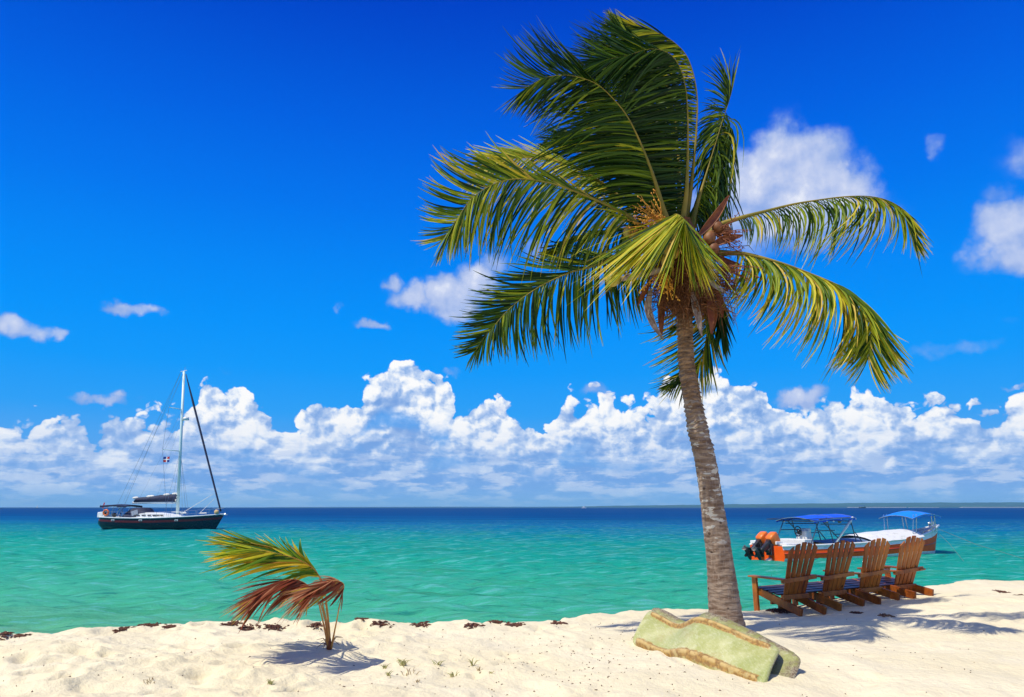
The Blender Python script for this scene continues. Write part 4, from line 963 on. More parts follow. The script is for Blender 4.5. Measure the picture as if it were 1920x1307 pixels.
# long white cover over the middle and grey blue cover aft of it
b = MB(); rows_ = []
for i, t in enumerate(np.linspace(.47, .80, 10)):
    w = .98 - .1 * max(0, t - .6) / .2; z0_ = .60 + max(0, t - .5) * .5
    rows_.append([Vector((t * LP, yy * w, z0_ + .32 * (1 - abs(yy) ** 2.2) * (1 if i else .75) + .012 * math.sin(i * 2.1 + yy * 5))) for yy in np.linspace(-1, 1, 11)])
b.grid(rows_); b.build('tarpaulin', m_lw, launch, True, )
b = MB(); rows_ = []
for i, t in enumerate(np.linspace(.22, .475, 8)):
    rows_.append([Vector((t * LP, yy * .92, .58 + .16 * (1 - abs(yy) ** 2) * (.6 + .4 * i / 7) + .012 * math.sin(i * 3.1 + yy * 5))) for yy in np.linspace(-1, 1, 9)])
b.grid(rows_); b.build('grey_cover', mat('cover_blue_grey', (.13, .19, .32), .6), launch, True)
for q_ in (((.7, 0, .60), (.9, 1.5, .08)), ((1.75, 0, .66), (.5, 1.2, .22)), ((.25, .2, .66), (.35, 1.3, .12))):
    b = MB(); b.box(*q_); b.build('thwart', m_lw, launch, bevel=.02)
b = MB(); b.box((2.35, .1, .78), (.42, .6, .62), None, .72); b.box((2.45, .1, 1.1), (.1, .5, .14)); con = b.build('console', m_lw, launch, bevel=.03)
b = MB(); ring = [Vector((2.0 + .04 * math.cos(a), .1 + .19 * math.cos(a), 1.06 + .19 * math.sin(a))) for a in np.linspace(0, 2 * math.pi, 15)]; b.tube(ring, .022, 5, False); b.ell((2.05, .1, 1.06), (.08, .08, .08)); b.tube([(1.9, .1, 1.0), (2.3, .1, .9)], .03, 5); b.build('steering_wheel', m_win, con, True)
# canopies
def canopy(t0, t1, z0, z1, w, m, sag, drop, name='canopy', poles=(), lean_=.0):
    rows_ = []
    for i, t in enumerate(np.linspace(0, 1, 9)):
        x = (t0 + (t1 - t0) * t) * LP
        rows_.append([Vector((x, yy * w, z0 + (z1 - z0) * t + sag * math.sin(math.pi * t) * 1.0 - .14 * abs(yy) ** 2)) for yy in np.linspace(-1, 1, 7)])
    b = MB(); b.grid(rows_); b.grid([[p - Vector((0, 0, .03)) for p in r_] for r_ in rows_])
    for e in (0, -1): b.grid([[r_[e], r_[e] - Vector((0, 0, drop)) + Vector((0, 0, .03 * math.sin(i * 2.3)))] for i, r_ in enumerate(rows_)])
    o = b.build(name, m, launch, True)
    b = MB()
    for e in (0, -1): b.tube([r_[e] for r_ in rows_], .016, 5)
    for r_ in (rows_[0], rows_[4], rows_[-1]): b.tube(r_, .016, 5)
    b.build('canopy_frame', m_steel, o); return rows_
ra = canopy(.155, .385, 1.60, 1.72, .92, m_cab, .04, .07)
rb_ = canopy(.745, .935, 1.64, 1.72, .80, m_cab2, .16, .05)
m_tan = mat('tan_foam', (.42, .34, .22), .8)
m_gf = mat('grey_frame', (.10, .13, .16), .4, metal=.5)
for sg in (1, -1):
    b = MB(); y_ = .85 * sg
    for p0, p1 in (((1.5, .55), (2.15, 1.55)), ((2.9, .55), (2.55, 1.6)), ((3.5, .55), (2.2, 1.55)), ((2.15, 1.55), (4.0, 1.60)), ((4.3, .58), (4.0, 1.6)), ((4.7, .58), (4.25, 1.0))):
        b.tube([Vector((p0[0], y_, p0[1])), Vector((p1[0], y_, p1[1]))], .022, 5)
    b.tube([Vector((1.9, y_, 1.1)), Vector((3.0, y_, 1.1))], .018, 5); b.tube([Vector((2.2, y_, 1.35)), Vector((4.1, y_, 1.33))], .018, 5); b.tube([Vector((2.9, y_, .95)), Vector((4.2, y_, .95))], .018, 5)
    b2 = MB(); b2.tube([Vector((1.1, y_, 1.53)), Vector((2.1, y_, 1.57))], .014, 5); b2.tube([Vector((1.1, y_, 1.53)), Vector((2.1, y_, 1.50))], .012, 5); b2.build('canopy_arm', m_gf, launch)
    for x in ((1.9, 2.6, 4.1) if sg == 1 else ()): b.tube([Vector((x, -.85, 1.45)), Vector((x, .85, 1.45))], .018, 5)
    b.build('canopy_post', m_gf, launch)
b = MB(); b.tube([Vector((2.9, -.88, .56)), Vector((4.15, -.88, 1.60))], .045, 6); b.build('white_post', m_lw, launch, True)
for sg in (1, -1):
    for t0_, t1_, z0_, z1_ in ((.755, .765, .82, 1.68), (.778, .785, .82, 1.70), (.885, .885, .94, 1.72), (.91, .905, 1.0, 1.70)):
        b = MB(); b.tube([Vector((t0_ * LP - .15 * (t0_ < .75), sg * .66, z0_)), Vector((t1_ * LP, sg * .70, z1_))], .020, 5)
        b.build('canopy_post', m_steel, launch)
for k_ in range(2):
    b = MB(); b.tube([Vector((3.3 + .95 * k_, -.2 + .1 * k_, 1.50)), Vector((3.36 + .95 * k_, -.3 + .1 * k_, 1.50))], .14, 12)
    b.build('round_fender', m_tan, launch)
g = random.Random(9)
for i in range(7):
    b = MB(); b.ell((2.2 + i * .36 + g.uniform(-.1, .1), -.9 * g.choice((1, -1)), 1.5 + g.uniform(-.12, .08)), (.035, .035, .035), nu=7, nv=5); b.build('float_ball', m_lw, launch, True)
b = MB(); rp = [Vector((sec[i][0], -sec[i][1] * .9, sec[i][3] + .16)) for i in (6, 7, 8)]; b.tube(rp, .015, 4)
for p in rp: b.tube([p, p - Vector((0, 0, .18))], .013, 4)
b.tube([Vector((.99 * LP, -.04, 1.1)), Vector((.99 * LP, -.04, 1.36))], .03, 5); b.ell((.985 * LP, .1, 1.26), (.1, .08, .09)); b.build('bow_rail', m_steel, launch)
for q_ in (((.83 * LP, -.25, .66), (.3, .3, .22)), ((.87 * LP, .15, .62), (.25, .2, .18))):
    b = MB(); b.box(*q_); b.build('gear_bag', m_win, launch, bevel=.03)
#outboard engines tilted up out of the water
m_cowl = mat('orange_cowl', (.90, .19, .02), .35, (.80, .14, .015), 3, .4, .7)
m_blk = mat('outboard_black', (.022, .024, .028), .3, (.05, .05, .055), 5, .4, .7)
def outboard(yo):
    T = Matrix.Translation((-.12, yo, .62)) @ Matrix.Rotation(R(60), 4, 'Y') @ Matrix.Scale(.82, 4)
    q_ = lambda p: T @ Vector(p)
    o = empty('outboard_engine'); o.parent = launch; o.matrix_local = Matrix.Identity(4)
    def rings(spec, seg=16, pw=.26):
        rows__ = []
        for z, cx, ax_, ay in spec:
            rows__.append([q_((cx + ax_ * math.copysign(abs(math.cos(t)) ** pw, math.cos(t)), ay * math.copysign(abs(math.sin(t)) ** pw, math.sin(t)), z)) for t in np.linspace(0, 2 * math.pi, seg + 1)[:-1]])
        bb = MB(); bb.grid(rows__, close=True); bb.f += [tuple(range(seg))[::-1], tuple(len(bb.v) - seg + i for i in range(seg))]; bb.mi += [0, 0]; return bb
    c_ = rings([(.10, 0, .20, .15), (.16, 0, .29, .19), (.42, -.01, .31, .20), (.58, -.03, .28, .185), (.66, -.05, .20, .14)]); cw = c_.build('cowling', m_cowl, o, True)
    bb = MB(); bb.box(q_((.0, 0, .665)), (.15, .10, .03), T.to_3x3()); bb.build('vent', m_win, cw)
    c_ = rings([(-.72, 0, .085, .045), (-.45, .0, .11, .06), (-.1, 0, .15, .09), (.10, 0, .20, .14)]); c_.build('engine_leg', m_blk, o, True)
    bb = MB(); bb.tube([q_((-.30, 0, -.86)), q_((-.22, 0, -.86)), q_((.05, 0, -.86)), q_((.26, 0, -.86)), q_((.34, 0, -.86))], [.05, .075, .085, .06, .01], 10)
    bb.box(q_((0, 0, -.70)), (.46, .30, .02), T.to_3x3()); bb.add([q_((-.1, .01, -.9)), q_((.12, .01, -.9)), q_((.02, 0, -1.12)), q_((-.08, 0, -1.12)), q_((-.1, -.01, -.9)), q_((.12, -.01, -.9))], [(0, 1, 2, 3), (4, 3, 2, 5), (0, 3, 4), (1, 5, 2)])
    bb.box(q_((.03, 0, -.78)), (.16, .06, .16), T.to_3x3()); gc = bb.build('gearcase', m_blk, o, True); auto_smooth(gc, 50)
    bb = MB()
    for k_ in range(3):
        a = k_ * 2.094 + .4; d = Vector((0, math.cos(a), math.sin(a))); e = Vector((0, -math.sin(a), math.cos(a)))
        c0 = Vector((-.33, 0, -.86)); bb.add([q_(c0 + d * .05 - e * .03), q_(c0 + d * .12 - e * .10 + Vector((.04, 0, 0))), q_(c0 + d * .21 - e * .03 + Vector((.03, 0, 0))), q_(c0 + d * .20 + e * .06 - Vector((.03, 0, 0))), q_(c0 + d * .11 + e * .09 - Vector((.05, 0, 0))), q_(c0 + d * .05 + e * .03)], [(0, 1, 2, 3, 4, 5)])
    bb.tube([q_((-.42, 0, -.86)), q_((-.27, 0, -.86))], [.03, .06], 9); bb.build('propeller', mat('propeller_grey', (.16, .15, .14), .35, metal=.5) if 'propeller_grey' not in bpy.data.materials else bpy.data.materials['propeller_grey'], o)
    bb = MB(); bb.box(q_((.20, 0, -.12)), (.14, .26, .34), T.to_3x3()); bb.box((-.06, yo, .42), (.16, .28, .42)); bb.build('bracket', m_blk, o, bevel=.015)
outboard(-.24); outboard(.24)
b = MB(); b.tube([Vector((-.02, -.2, .05)), Vector((-.4, -.2, -.1))], .1, 8); b.build('splash_well', m_lw, launch, True)
# mooring line and its slack end
b = MB(); c0 = launch.matrix_basis @ Vector((1.0 * LP, 0, 1.1)); c1 = wl(1925, 1050); b.tube([c0, c0.lerp(c1, .5) + Vector((0, 0, -.10)), c1 + Vector((0, 0, .02))], .009, 4)
c2 = wl(1812, 1054); b.tube([c0 + Vector((0, 0, -.1)), c0.lerp(c2, .5), c2 + Vector((0, 0, -.1))], .008, 4)
tag(b.build('mooring_rope', mat('wet_rope', (.10, .16, .14), .8)), 'thin rope running from the launch bow into the water', 'rope')

# ---- tiny craft far out
def craft(px, py, Lpx, kind, label, cat, name):
    Yd = 1500.0; p = P(px, 952.0, Yd); p.z = WZ; s_ = Yd / 1.02 / F
    o = empty(name, p, label=label, cat=cat); L = Lpx * s_
    b = MB(); rws = []
    for t in np.linspace(0, 1, 7):
        w = L * .13 * math.sin(math.pi * min(.98, .25 + t * .72)); rws.append([Vector((L * (t - .5), -w, L * (.13 + .05 * t))), Vector((L * (t - .5) * .93, -w * .7, -.2)), Vector((L * (t - .5) * .93, w * .7, -.2)), Vector((L * (t - .5), w, L * (.13 + .05 * t)))])
    b.grid(rws, close=True); b.f += [(0, 1, 2, 3)]; b.mi += [0]
    if kind == 'sail':
        b.build('hull', m_navy, o); b = MB(); b.tube([(0, 0, 0), (0, 0, L * 1.35)], L * .015, 5); b.build('mast', m_mast, o)
        b = MB(); b.add([(-L * .03, 0, L * 1.3), (-L * .03, 0, L * .2), (-L * .4, L * .05, L * .2), (-L * .16, L * .04, L * .8)], [(0, 1, 2, 3)]); b.build('sail', m_sail, o)
    elif kind == 'motor':
        b.build('hull', m_lw, o); b = MB(); b.box((-L * .05, 0, L * .25), (L * .45, L * .16, L * .16), None, .8); b.build('cabin', m_lw, o)
    else:
        b.build('hull', m_navy, o); rws = [[Vector((L * .42 * math.cos(a), yy * L * .12, L * .26 + L * .15 * math.sin(a) - .03 * L * abs(yy))) for yy in (-1, -.5, 0, .5, 1)] for a in np.linspace(0, math.pi, 12)]
        b = MB(); b.grid(rws); b.build('canopy', m_blue, o)
        for x in (-.38, 0, .38):
            for yy in (-.11, .11): b = MB(); b.tube([(x * L, yy * L, L * .1), (x * L, yy * L, L * .30)], L * .01, 4); b.build('post', m_steel, o)
craft(70, 948, 5, 'sail', 'tiny white sailing boat on the far left horizon', 'sailing boat', 'distant_sailboat')
craft(1095, 952, 9, 'motor', 'tiny white motor boat on the horizon left of the palm trunk', 'motor boat', 'distant_motorboat')
craft(1617, 950, 13, 'blue', 'tiny dark blue covered boat far off before the right headland', 'boat', 'distant_boat')
# ------------------------------------------------------------------ bench of four linked chairs
m_wood, n, b = new_mat('stained_wood'); co = n.coord('Generated')
co2 = n.coord()
gr = n.noise(n.v('MULTIPLY', co2, (9, 3, 2.0)), 3.0, 6, .7, .8)
c = n.mix(n.ss(gr, .35, .68), (.34, .085, .008), (.14, .030, .004))
c = n.mix(n.ss(n.noise(co2, 1.7, 3, .5), .45, .65, 0, .6), c, (.46, .17, .022))
c = n.mix(n.ss(n.voro(n.v('MULTIPLY', co2, (6, 6, 3)), 1, 0), .10, .06), c, (.03, .012, .006))
n.put(b.inputs['Base Color'], c); b.inputs['Roughness'].default_value = .42; b.inputs['Specular IOR Level'].default_value = .4
n.put(b.inputs['Normal'], n.bump(gr, .4, .004))
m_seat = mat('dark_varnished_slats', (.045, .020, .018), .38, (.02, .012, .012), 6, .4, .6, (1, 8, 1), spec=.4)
ra_ = G(1500, 1153, 0); rb_ = G(1752, 1127, .05); tilt_ = .05 / (rb_ - ra_).length; dv = rb_ - ra_; dv.z = 0; LB = dv.length; ang = math.atan2(dv.y, dv.x)
bz = .5 * (gz(ra_.x, ra_.y) + gz(rb_.x, rb_.y))
bench = empty('adirondack_bench', (ra_.x, ra_.y, 0), ang, label='row of four joined wooden slat back beach chairs facing the sea under the palm', cat='bench')
def bgz(x, y):                                            # sand height under a local point of the bench
    p = Vector((ra_.x + x * math.cos(ang) - y * math.sin(ang), ra_.y + x * math.sin(ang) + y * math.cos(ang))); return gz(p.x, p.y) - tilt_ * x
bench.rotation_euler = (0, -tilt_, ang)
gb = random.Random(12)
W0 = .47; pitch = (LB - .02 - W0) / 3; ST = []
for i in range(4):
    x0 = i * pitch + .02; x1 = x0 + W0
    for j, x in enumerate((x0, x1)):
        yr = -.02 + gb.uniform(-.03, .03); zr = bgz(x, yr)
        b = MB(); b.beam((x, yr, zr + .045), (x, .86, .262), .042, .115); b.build('stringer', m_wood, bench, bevel=.006)
        b = MB(); zf = bgz(x, .93) - .03; top_ = .455 if (j == 0 or i == 3) else .30; xx = x - .044 if j == 0 else x + .044
        b.box((xx, .84, (zf + top_) / 2), (.040, .095, top_ - zf)); b.build('front_leg', m_wood, bench, bevel=.006)
    xc = (x0 + x1) / 2; lt = gb.uniform(-.012, .012)
    # seat back: five slats in a fan, tops cut in an arc
    b = MB(); base = Vector((0, .36, .17)); rc = Vector((0, -.36, .933)).normalized(); bn_ = Vector((0, .933, .36)).normalized()
    for k_ in range(5):
        o5 = k_ - 2; hgt = (.795, .865, .885, .87, .82)[k_] + gb.uniform(-.015, .015)
        xb = xc + o5 * .083; xt = xc + o5 * .117 + lt; wB, wT = .072, .078
        cut = (.035, .012, 0, -.012, -.035)[k_]
        pts = []
        for th in (-.011, .011):
            for (xx, ww, hh, sg) in ((xb, wB, 0, -1), (xb, wB, 0, 1), (xt, wT, hgt + cut, 1), (xt, wT, hgt - cut, -1)):
                pts.append(Vector((xx + sg * ww / 2, base.y, base.z)) + rc * hh + bn_ * (th + .0))
        b.add(pts, [(3, 2, 1, 0), (4, 5, 6, 7), (0, 1, 5, 4), (1, 2, 6, 5), (2, 3, 7, 6), (3, 0, 4, 7)])
    b.build('backrest', m_wood, bench, bevel=.004)
    b = MB(); c0 = base + rc * .315 - bn_ * .035; b.beam((x0 - .10, c0.y, c0.z - .012), (x1 + .10, c0.y, c0.z + .028), .045, .060); 
    b.build('back_rail', m_wood, bench, bevel=.005)
    b = MB(); c0 = base + rc * .05 - bn_ * .036; b.beam((x0 - .01, c0.y, c0.z), (x1 + .01, c0.y, c0.z), .045, .070); b.build('lower_rail', m_wood, bench, bevel=.005)
    b = MB(); b.beam((x0 + .04, .62, .11), (x1 - .04, .62, .11), .04, .08); b.box((xc, .62, (bgz(xc, .62) - .02 + .15) / 2), (.10, .045, .17)); b.build('centre_leg', m_wood, bench, bevel=.005)
    # arms
    b = MB(); b.add([(x0 - .115, .17, .455), (x0 + .005, .17, .455), (x0 + .005, .90, .455), (x0 - .125, .90, .455), (x0 - .115, .17, .479), (x0 + .005, .17, .479), (x0 + .005, .90, .479), (x0 - .125, .90, .479)], [(3, 2, 1, 0), (4, 5, 6, 7), (0, 1, 5, 4), (1, 2, 6, 5), (2, 3, 7, 6), (3, 0, 4, 7)])
    b.build('armrest', m_wood, bench, bevel=.006)
x1 = 3 * pitch + .02 + W0
b = MB(); b.box((x1 + .055, .54, .467), (.125, .74, .024)); b.build('armrest', m_wood, bench, bevel=.006)
b = MB()
for k_ in range(4):
    y_ = .42 + k_ * .122; z_ = .215 + k_ * .017
    b.box((LB / 2 * 0 + (x1) / 2, y_, z_ + .028), (x1 + .04, .088, .02), Matrix.Rotation(.16, 3, 'X'))
b.build('seat', m_seat, bench, bevel=.004)
b = MB(); b.box((x1 / 2, .888, .262), (x1 + .04, .022, .09)); b.build('front_apron', m_wood, bench, bevel=.004)

# ------------------------------------------------------------------ fibreglass lounger shell lying over on the sand
def shell():
    # corners of the raised panel
    TL = P(1219, 1142, 9.20); TR = P(1465, 1214, 7.42); BL = P(1184, 1203, 8.76); BR = P(1434, 1286, 6.96)
    nrm = -((TR - TL).normalized().cross((BL - TL).normalized())).normalized()
    if nrm.y > 0: nrm = -nrm
    ul = ((TR - TL) + (BR - BL)).normalized(); vl = ((TL - BL) + (TR - BR)).normalized()
    wave = lambda u: float(np.interp(u, [-.1, 0, .12, .25, .34, .42, .50, .65, .85, 1.1], [0, 0, -.015, -.055, -.02, .05, .065, .045, .012, 0]))
    us = np.linspace(0, 1, 90); us = np.r_[us]; m_ = 46
    def point(U_, V_, extra):
        c = BL * (1 - U_) * (1 - V_) + BR * U_ * (1 - V_) + TL * (1 - U_) * V_ + TR * U_ * V_
        w = sum(wave(U_ + d) for d in (-.05, -.025, 0, .025, .05)) / 5 * (.40 + .60 * V_)
        return c + nrm * (w * .9 + extra) + Vector((0, 0, w * .75))
    gn_ = VN(33)
    def sheet(u0, u1, v0, v1, nu, nv, p, fn, thick=.007):
        """a rounded rectangle of the shell; fn(U, V, edge) gives the height over the panel plane; edge runs 0..1 to the border"""
        rows_ = []; info = []
        for U0 in np.linspace(-1, 1, nu):
            r_ = []
            for V0 in np.linspace(-1, 1, nv):
                Us = math.copysign(1 - (1 - abs(U0)) ** 1.5, U0); Vs = math.copysign(1 - (1 - abs(V0)) ** 1.3, V0)
                q = max(1, (abs(Us) ** p + abs(Vs) ** p) ** (1 / p)); a_, b_ = Us / q, Vs / q
                U_ = u0 + (u1 - u0) * (a_ + 1) / 2; V_ = v0 + (v1 - v0) * (b_ + 1) / 2
                eu = (u1 - U_ if a_ > 0 else U_ - u0) * 1.9; ev = (v1 - V_ if b_ > 0 else V_ - v0) * .5      # metres to the border
                e = min(eu, ev) if q <= 1 else 0
                r_.append(point(U_, V_, fn(U_, V_, max(0, e)))); info.append((U_, V_, max(0, e)))
            rows_.append(r_)
        b = MB(); b.grid(rows_); k = len(b.v); b.grid([[pt - nrm * thick for pt in r_] for r_ in rows_])
        edge = [(i, 0) for i in range(nu)] + [(nu - 1, j) for j in range(1, nv)] + [(i, nv - 1) for i in range(nu - 2, -1, -1)] + [(0, j) for j in range(nv - 2, 0, -1)]
        for (i, j), (i2, j2) in zip(edge, edge[1:] + edge[:1]): b.f.append((i * nv + j, i2 * nv + j2, k + i2 * nv + j2, k + i * nv + j)); b.mi.append(0)
        return b, info
    def ribh(U_, V_, wd):
        h = 0
        for vc in (.88, .06):
            q_ = abs(V_ - vc + .012 * math.sin(U_ * 7)) / wd
            if q_ < 1 and .03 < U_ < .965: h = max(h, (1 - q_ * q_) * min(1, (U_ - .03) / .02, (.965 - U_) / .02))
        return h
    def panel_h(U_, V_, e):
        x = min(1, e / .026); bulge = .030 * (1 - (2 * V_ - 1) ** 2)
        wall = .070 if U_ < .9 else .070 - .045 * (U_ - .9) / .1
        return bulge + .034 * ribh(U_, V_, .065) + .004 * float(gn_(np.array(U_ * 9.), np.array(V_ * 5.))) - wall * (1 - x) ** 2.2
    def rim_h(U_, V_, e):
        d = .045 + .085 * min(1, max(0, (U_ - .80) / .25)) + .04 * min(1, max(0, (.25 - V_) / .25))
        return -d - .012 * max(0, 1 - e / .02) + .003 * float(gn_(np.array(U_ * 19.), np.array(V_ * 9.)))
    pb_, pi_ = sheet(-.01, 1.0, -.05, 1.02, 110, 56, 9, panel_h)
    rb2, ri_ = sheet(-.02, 1.075, -.10, 1.24, 90, 40, 10, rim_h)
    m, n, bs = new_mat('weathered_fibreglass'); co = n.coord()
    ridge = n.attr('ridge'); rim = n.attr('rim')
    base = n.mix(n.ss(n.noise(co, 3.2, 5, .6), .38, .62), (.36, .38, .12), (.52, .52, .25))
    base = n.mix(n.ss(n.noise(n.v('MULTIPLY', co, (6, 6, 6)), 1.6, 6, .75), .56, .72, 0, .75), base, (.62, .60, .44))
    base = n.mix(n.ss(n.noise(co, 1.5, 3, .5), .5, .7, 0, .6), base, (.25, .31, .075))
    nz = n.noise(co, 14, 6, .72)
    base = n.mix(n.ss(n.noise(n.v('MULTIPLY', co, (60, 9, 60)), 1.0, 4, .7), .45, .7, 0, .4), base, (.64, .64, .44))
    base = n.mix(n.ss(n.noise(co, 38, 4, .8), .56, .70, 0, .55), base, (.20, .18, .07))
    base = n.mix(n.ss(n.noise(co, 2.3, 5, .7), .55, .70, 0, .5), base, (.36, .27, .09))
    rr2 = n.ss(n.m('ADD', ridge, n.m('MULTIPLY', n.m('SUBTRACT', nz, .5), 1.5)), .25, .62)
    brown = n.mix(n.ss(n.noise(co, 30, 4, .6), .42, .6), (.24, .10, .02), (.42, .22, .05))
    brown = n.mix(n.ss(n.noise(co, 9, 3, .5), .58, .68), brown, (.50, .36, .15))
    brown = n.mix(n.m('MULTIPLY', n.ss(ridge, .80, .97), n.ss(n.noise(co, 11, 3, .6), .38, .55)), brown, (.56, .38, .14))  # rib crests paler: their highlight is put into the colour
    c = n.mix(n.m('MULTIPLY', rr2, .85), base, brown)
    rimc = n.mix(n.ss(n.noise(co, 55, 5, .8), .42, .58), (.13, .085, .045), (.34, .30, .20))
    rimc = n.mix(n.ss(n.noise(co, 6, 3, .6), .45, .62), rimc, (.24, .24, .075))
    c = n.mix(n.ss(n.m('ADD', rim, n.m('MULTIPLY', n.m('SUBTRACT', nz, .5), .5)), .3, .55), c, rimc)
    n.put(bs.inputs['Base Color'], c); bs.inputs['Roughness'].default_value = .5; bs.inputs['Specular IOR Level'].default_value = .4
    n.put(bs.inputs['Normal'], n.bump(n.m('ADD', n.noise(co, 60, 5, .7), n.m('MULTIPLY', nz, .8)), .35, .006))
    root = empty('lounger_shell', (BL.x, BL.y, gz(BL.x, BL.y)), label='weathered pale green fibreglass lounger shell lying on the sand against the palm', cat='lounger')
    for nm_, bb_, inf, isrim in (('panel', pb_, pi_, 0), ('rim', rb2, ri_, 1)):
        T = [0 if isrim else ribh(U_, V_, .12) for U_, V_, e in inf] * 2
        E_ = [(.45 + .55 * max(0, 1 - e / .05)) if isrim else max(0, .5 - e / .03) for U_, V_, e in inf] * 2
        link(nm_, bb_.v, bb_.f, m, root, True, {'ridge': T, 'rim': E_}, world=True)
shell()

# ------------------------------------------------------------------ seaweed, sprouts, litter
m_weed = mat('seaweed', (.060, .018, .010), .8, (.13, .045, .02), 30, .4, .6)
m_weed2 = mat('dry_seaweed', (.16, .065, .03), .85, (.30, .15, .07), 30, .4, .6)
def weed(px, py, w, h, m, label, seed, hpx=0):
    w *= .82; h *= .65
    g_ = random.Random(seed); p = GG(px, py); o_ = empty('seaweed_clump', p, label=label, cat='seaweed', group='seaweed clumps washed up on the sand') if 0 else None
    b = MB(); sc = p.y / 1.04 / F
    for i in range(int(26 + w * 1.6)):
        a = g_.gauss(0, w * sc * .27); c_ = g_.gauss(0, .05); z = gz(p.x + a, p.y + c_) - p.z
        L = g_.uniform(.03, .09); an = g_.uniform(0, 6.28); hh = max(.01, h * sc * g_.uniform(.2, .75) * math.exp(-(a / (w * sc * .45)) ** 2))
        q0 = Vector((a, c_, z - .004)); q1 = q0 + Vector((math.cos(an) * L * .5, math.sin(an) * L * .5, hh)); q2 = q0 + Vector((math.cos(an) * L, math.sin(an) * L, hh * g_.uniform(.1, .9)))
        b.tube([q0, q1, q2], [.006, .009, .004], 4, True)
        if i % 3 == 0: b.ell(q1, (.014, .010, .009), nu=6, nv=4, jit=.3, rg=g_)
    o = b.build('seaweed', m, None, True); o.location = p
    tag(o, label, 'seaweed', 'seaweed clumps washed up along the sand edge')
W_ = [(8, 1190, 18, 6, 'dark seaweed heap at the left edge of the photo'), (36, 1193, 14, 5, 'small seaweed clump just right of the leftmost heap'), (232, 1179, 16, 3, 'short thin strip of seaweed on the sand edge far left'),
      (280, 1172, 38, 6, 'wide dark seaweed clump on the sand edge above the left beach'), (316, 1175, 14, 4, 'small seaweed bit between two wide clumps left of the sapling'), (366, 1168, 38, 9, 'broad dark seaweed mound in the middle of the left sand edge'),
      (434, 1171, 30, 11, 'tallest rounded dark seaweed clump left of the sapling'), (466, 1176, 36, 4, 'flat seaweed strand just right of the tallest clump'), (516, 1176, 36, 4, 'thin flat seaweed strand under the wilted leaves'), (592, 1173, 30, 5, 'seaweed patch just left of the sapling stems'),
      (678, 1172, 24, 4, 'thin seaweed bit right of the sapling stems'), (714, 1169, 38, 6, 'dark seaweed mound on the crest right of the sapling'), (790, 1172, 28, 4, 'thin seaweed strip at the middle of the sand edge'), (887, 1173, 26, 5, 'seaweed clump left of the small sand heap'),
      (930, 1167, 22, 8, 'spiky seaweed clump on the small sand heap'), (965, 1172, 40, 4, 'long flat seaweed strand right of the small sand heap'), (1046, 1169, 22, 4, 'small seaweed clump where the sand edge starts rising')]
for i, (px, py, w, h, lb) in enumerate(W_): weed(px, py, w, h, m_weed, lb, 50 + i)
W2 = [(1660, 1155, 18, 7, 'reddish dry seaweed tuft in front of the bench feet'), (1604, 1149, 14, 4, 'flat dark seaweed piece just behind the bench'), (1466, 1146, 60, 4, 'dark seaweed band under the left end of the bench'), (1876, 1110, 20, 3, 'small seaweed bit on the bright sand at the upper right'), (1908, 1118, 26, 4, 'seaweed strand at the right edge of the photo')]
for i, (px, py, w, h, lb) in enumerate(W2): weed(px, py, w, h, m_weed2 if i in (0,) else m_weed, lb, 80 + i)
m_gr = mat('grass_blade', (.26, .28, .07), .6, (.42, .36, .14), 20, .4, .6)
m_gr2 = mat('dry_grass', (.42, .33, .16), .7, (.30, .20, .09), 20, .4, .6)
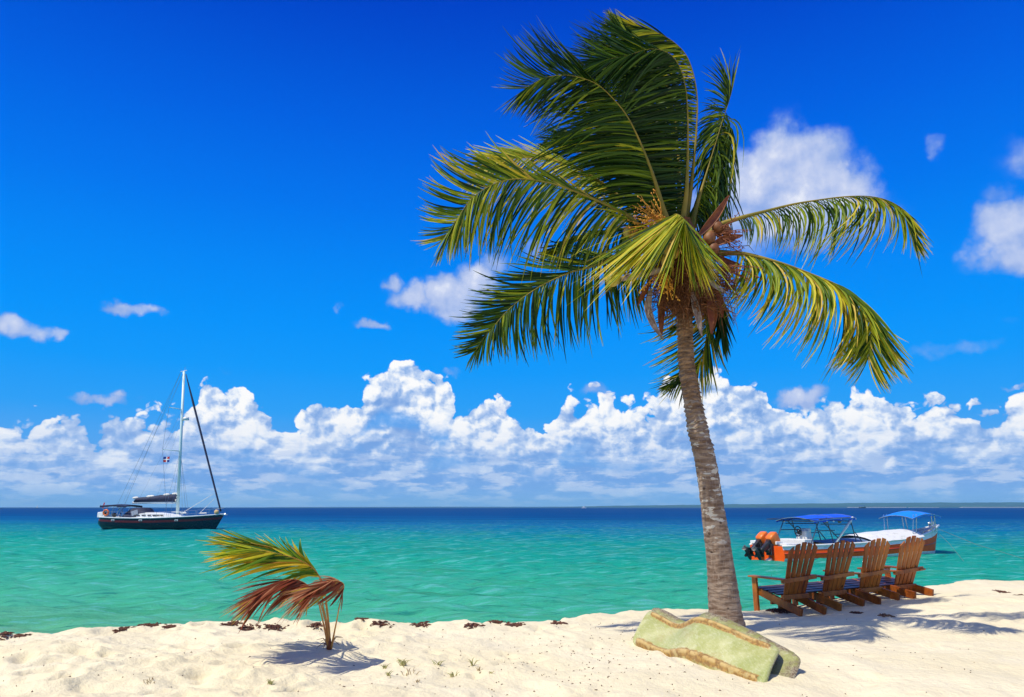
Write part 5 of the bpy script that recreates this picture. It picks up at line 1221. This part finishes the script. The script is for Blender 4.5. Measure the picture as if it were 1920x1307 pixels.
def tuft(px, py, w, h, n_, m, label, seed):
    h *= .68
    g_ = random.Random(seed); p = GG(px, py); b = MB(); sc = p.y / 1.05 / F
    for i in range(n_):
        x0 = g_.gauss(0, w * sc * .13); y0_ = g_.gauss(0, w * sc * .16); z = gz(p.x + x0, p.y + y0_) - p.z
        L = g_.uniform(.5, 1.1) * h * sc; an = g_.uniform(0, 6.28); tl = g_.uniform(.3, 1.3)
        q0 = Vector((x0, y0_, z - .005)); q2 = q0 + Vector((math.cos(an) * L * tl, math.sin(an) * L * tl, L * .8)); q1 = (q0 + q2) / 2 + Vector((0, 0, L * .25))
        b.tube([q0, q1, q2], [.0035, .003, .0008], 4, False)
    o = b.build('grass_sprout', m, None, True); o.location = p
    tag(o, label, 'grass sprout', 'grass sprouts on the open sand')
TF = [(722, 1253, 14, 16, 12, m_gr, 'green sprout nearest the tip of the sapling shadow'), (757, 1247, 26, 22, 26, m_gr, 'thickest green sprout right of the sapling shadow'), (726, 1267, 24, 16, 14, m_gr, 'low sprout lying below the sapling shadow tip'), (765, 1262, 40, 14, 16, m_gr2, 'dry straw spread under the thickest sprout'),
      (822, 1247, 14, 16, 12, m_gr, 'short green sprout near the middle of the sand'), (852, 1268, 22, 18, 14, m_gr, 'low leaning sprout below the two middle sprouts'), (886, 1248, 12, 26, 8, m_gr, 'tallest thin upright sprout in the middle'), (899, 1257, 18, 16, 8, m_gr2, 'brown dry sprig just right of the tall thin sprout'), (921, 1262, 10, 10, 6, m_gr, 'rightmost small green sprout'),
      (507, 1283, 22, 16, 16, m_gr, 'single yellow green tuft below and left of the sapling'), (283, 1281, 34, 14, 12, m_gr2, 'dry straw sprig on the lower left sand'), (783, 1278, 12, 10, 8, m_gr2, 'tiny dry tuft low beside the middle sprouts')]
for i, q_ in enumerate(TF): tuft(*q_, 200 + i)
g_ = random.Random(77); b = MB()
for i in range(430):
    if i < 200: px = g_.gauss(1090, 130); py = g_.uniform(1170, 1300)
    else: px = g_.uniform(-60, 1980); py = g_.uniform(1150, 1306)
    p = G(px, py, 0)
    if crest_y(np.array([p.x]))[0] < p.y + .1: continue
    z = gz(p.x, p.y); L = g_.uniform(.004, .016); an = g_.uniform(0, 6.28); d = Vector((math.cos(an), math.sin(an), g_.uniform(-.1, .4))) * L
    b.tube([Vector((p.x, p.y, z)) - d, Vector((p.x, p.y, z + .004)), Vector((p.x, p.y, z)) + d], [.0015, g_.uniform(.003, .007), .001], 4, True)
tag(b.build('beach_debris', mat('bark_bits', (.09, .05, .03), .9, (.20, .12, .06), 5, .4, .6)), 'scattered dark bits and crumbs on the sand', 'beach debris', kind='stuff')
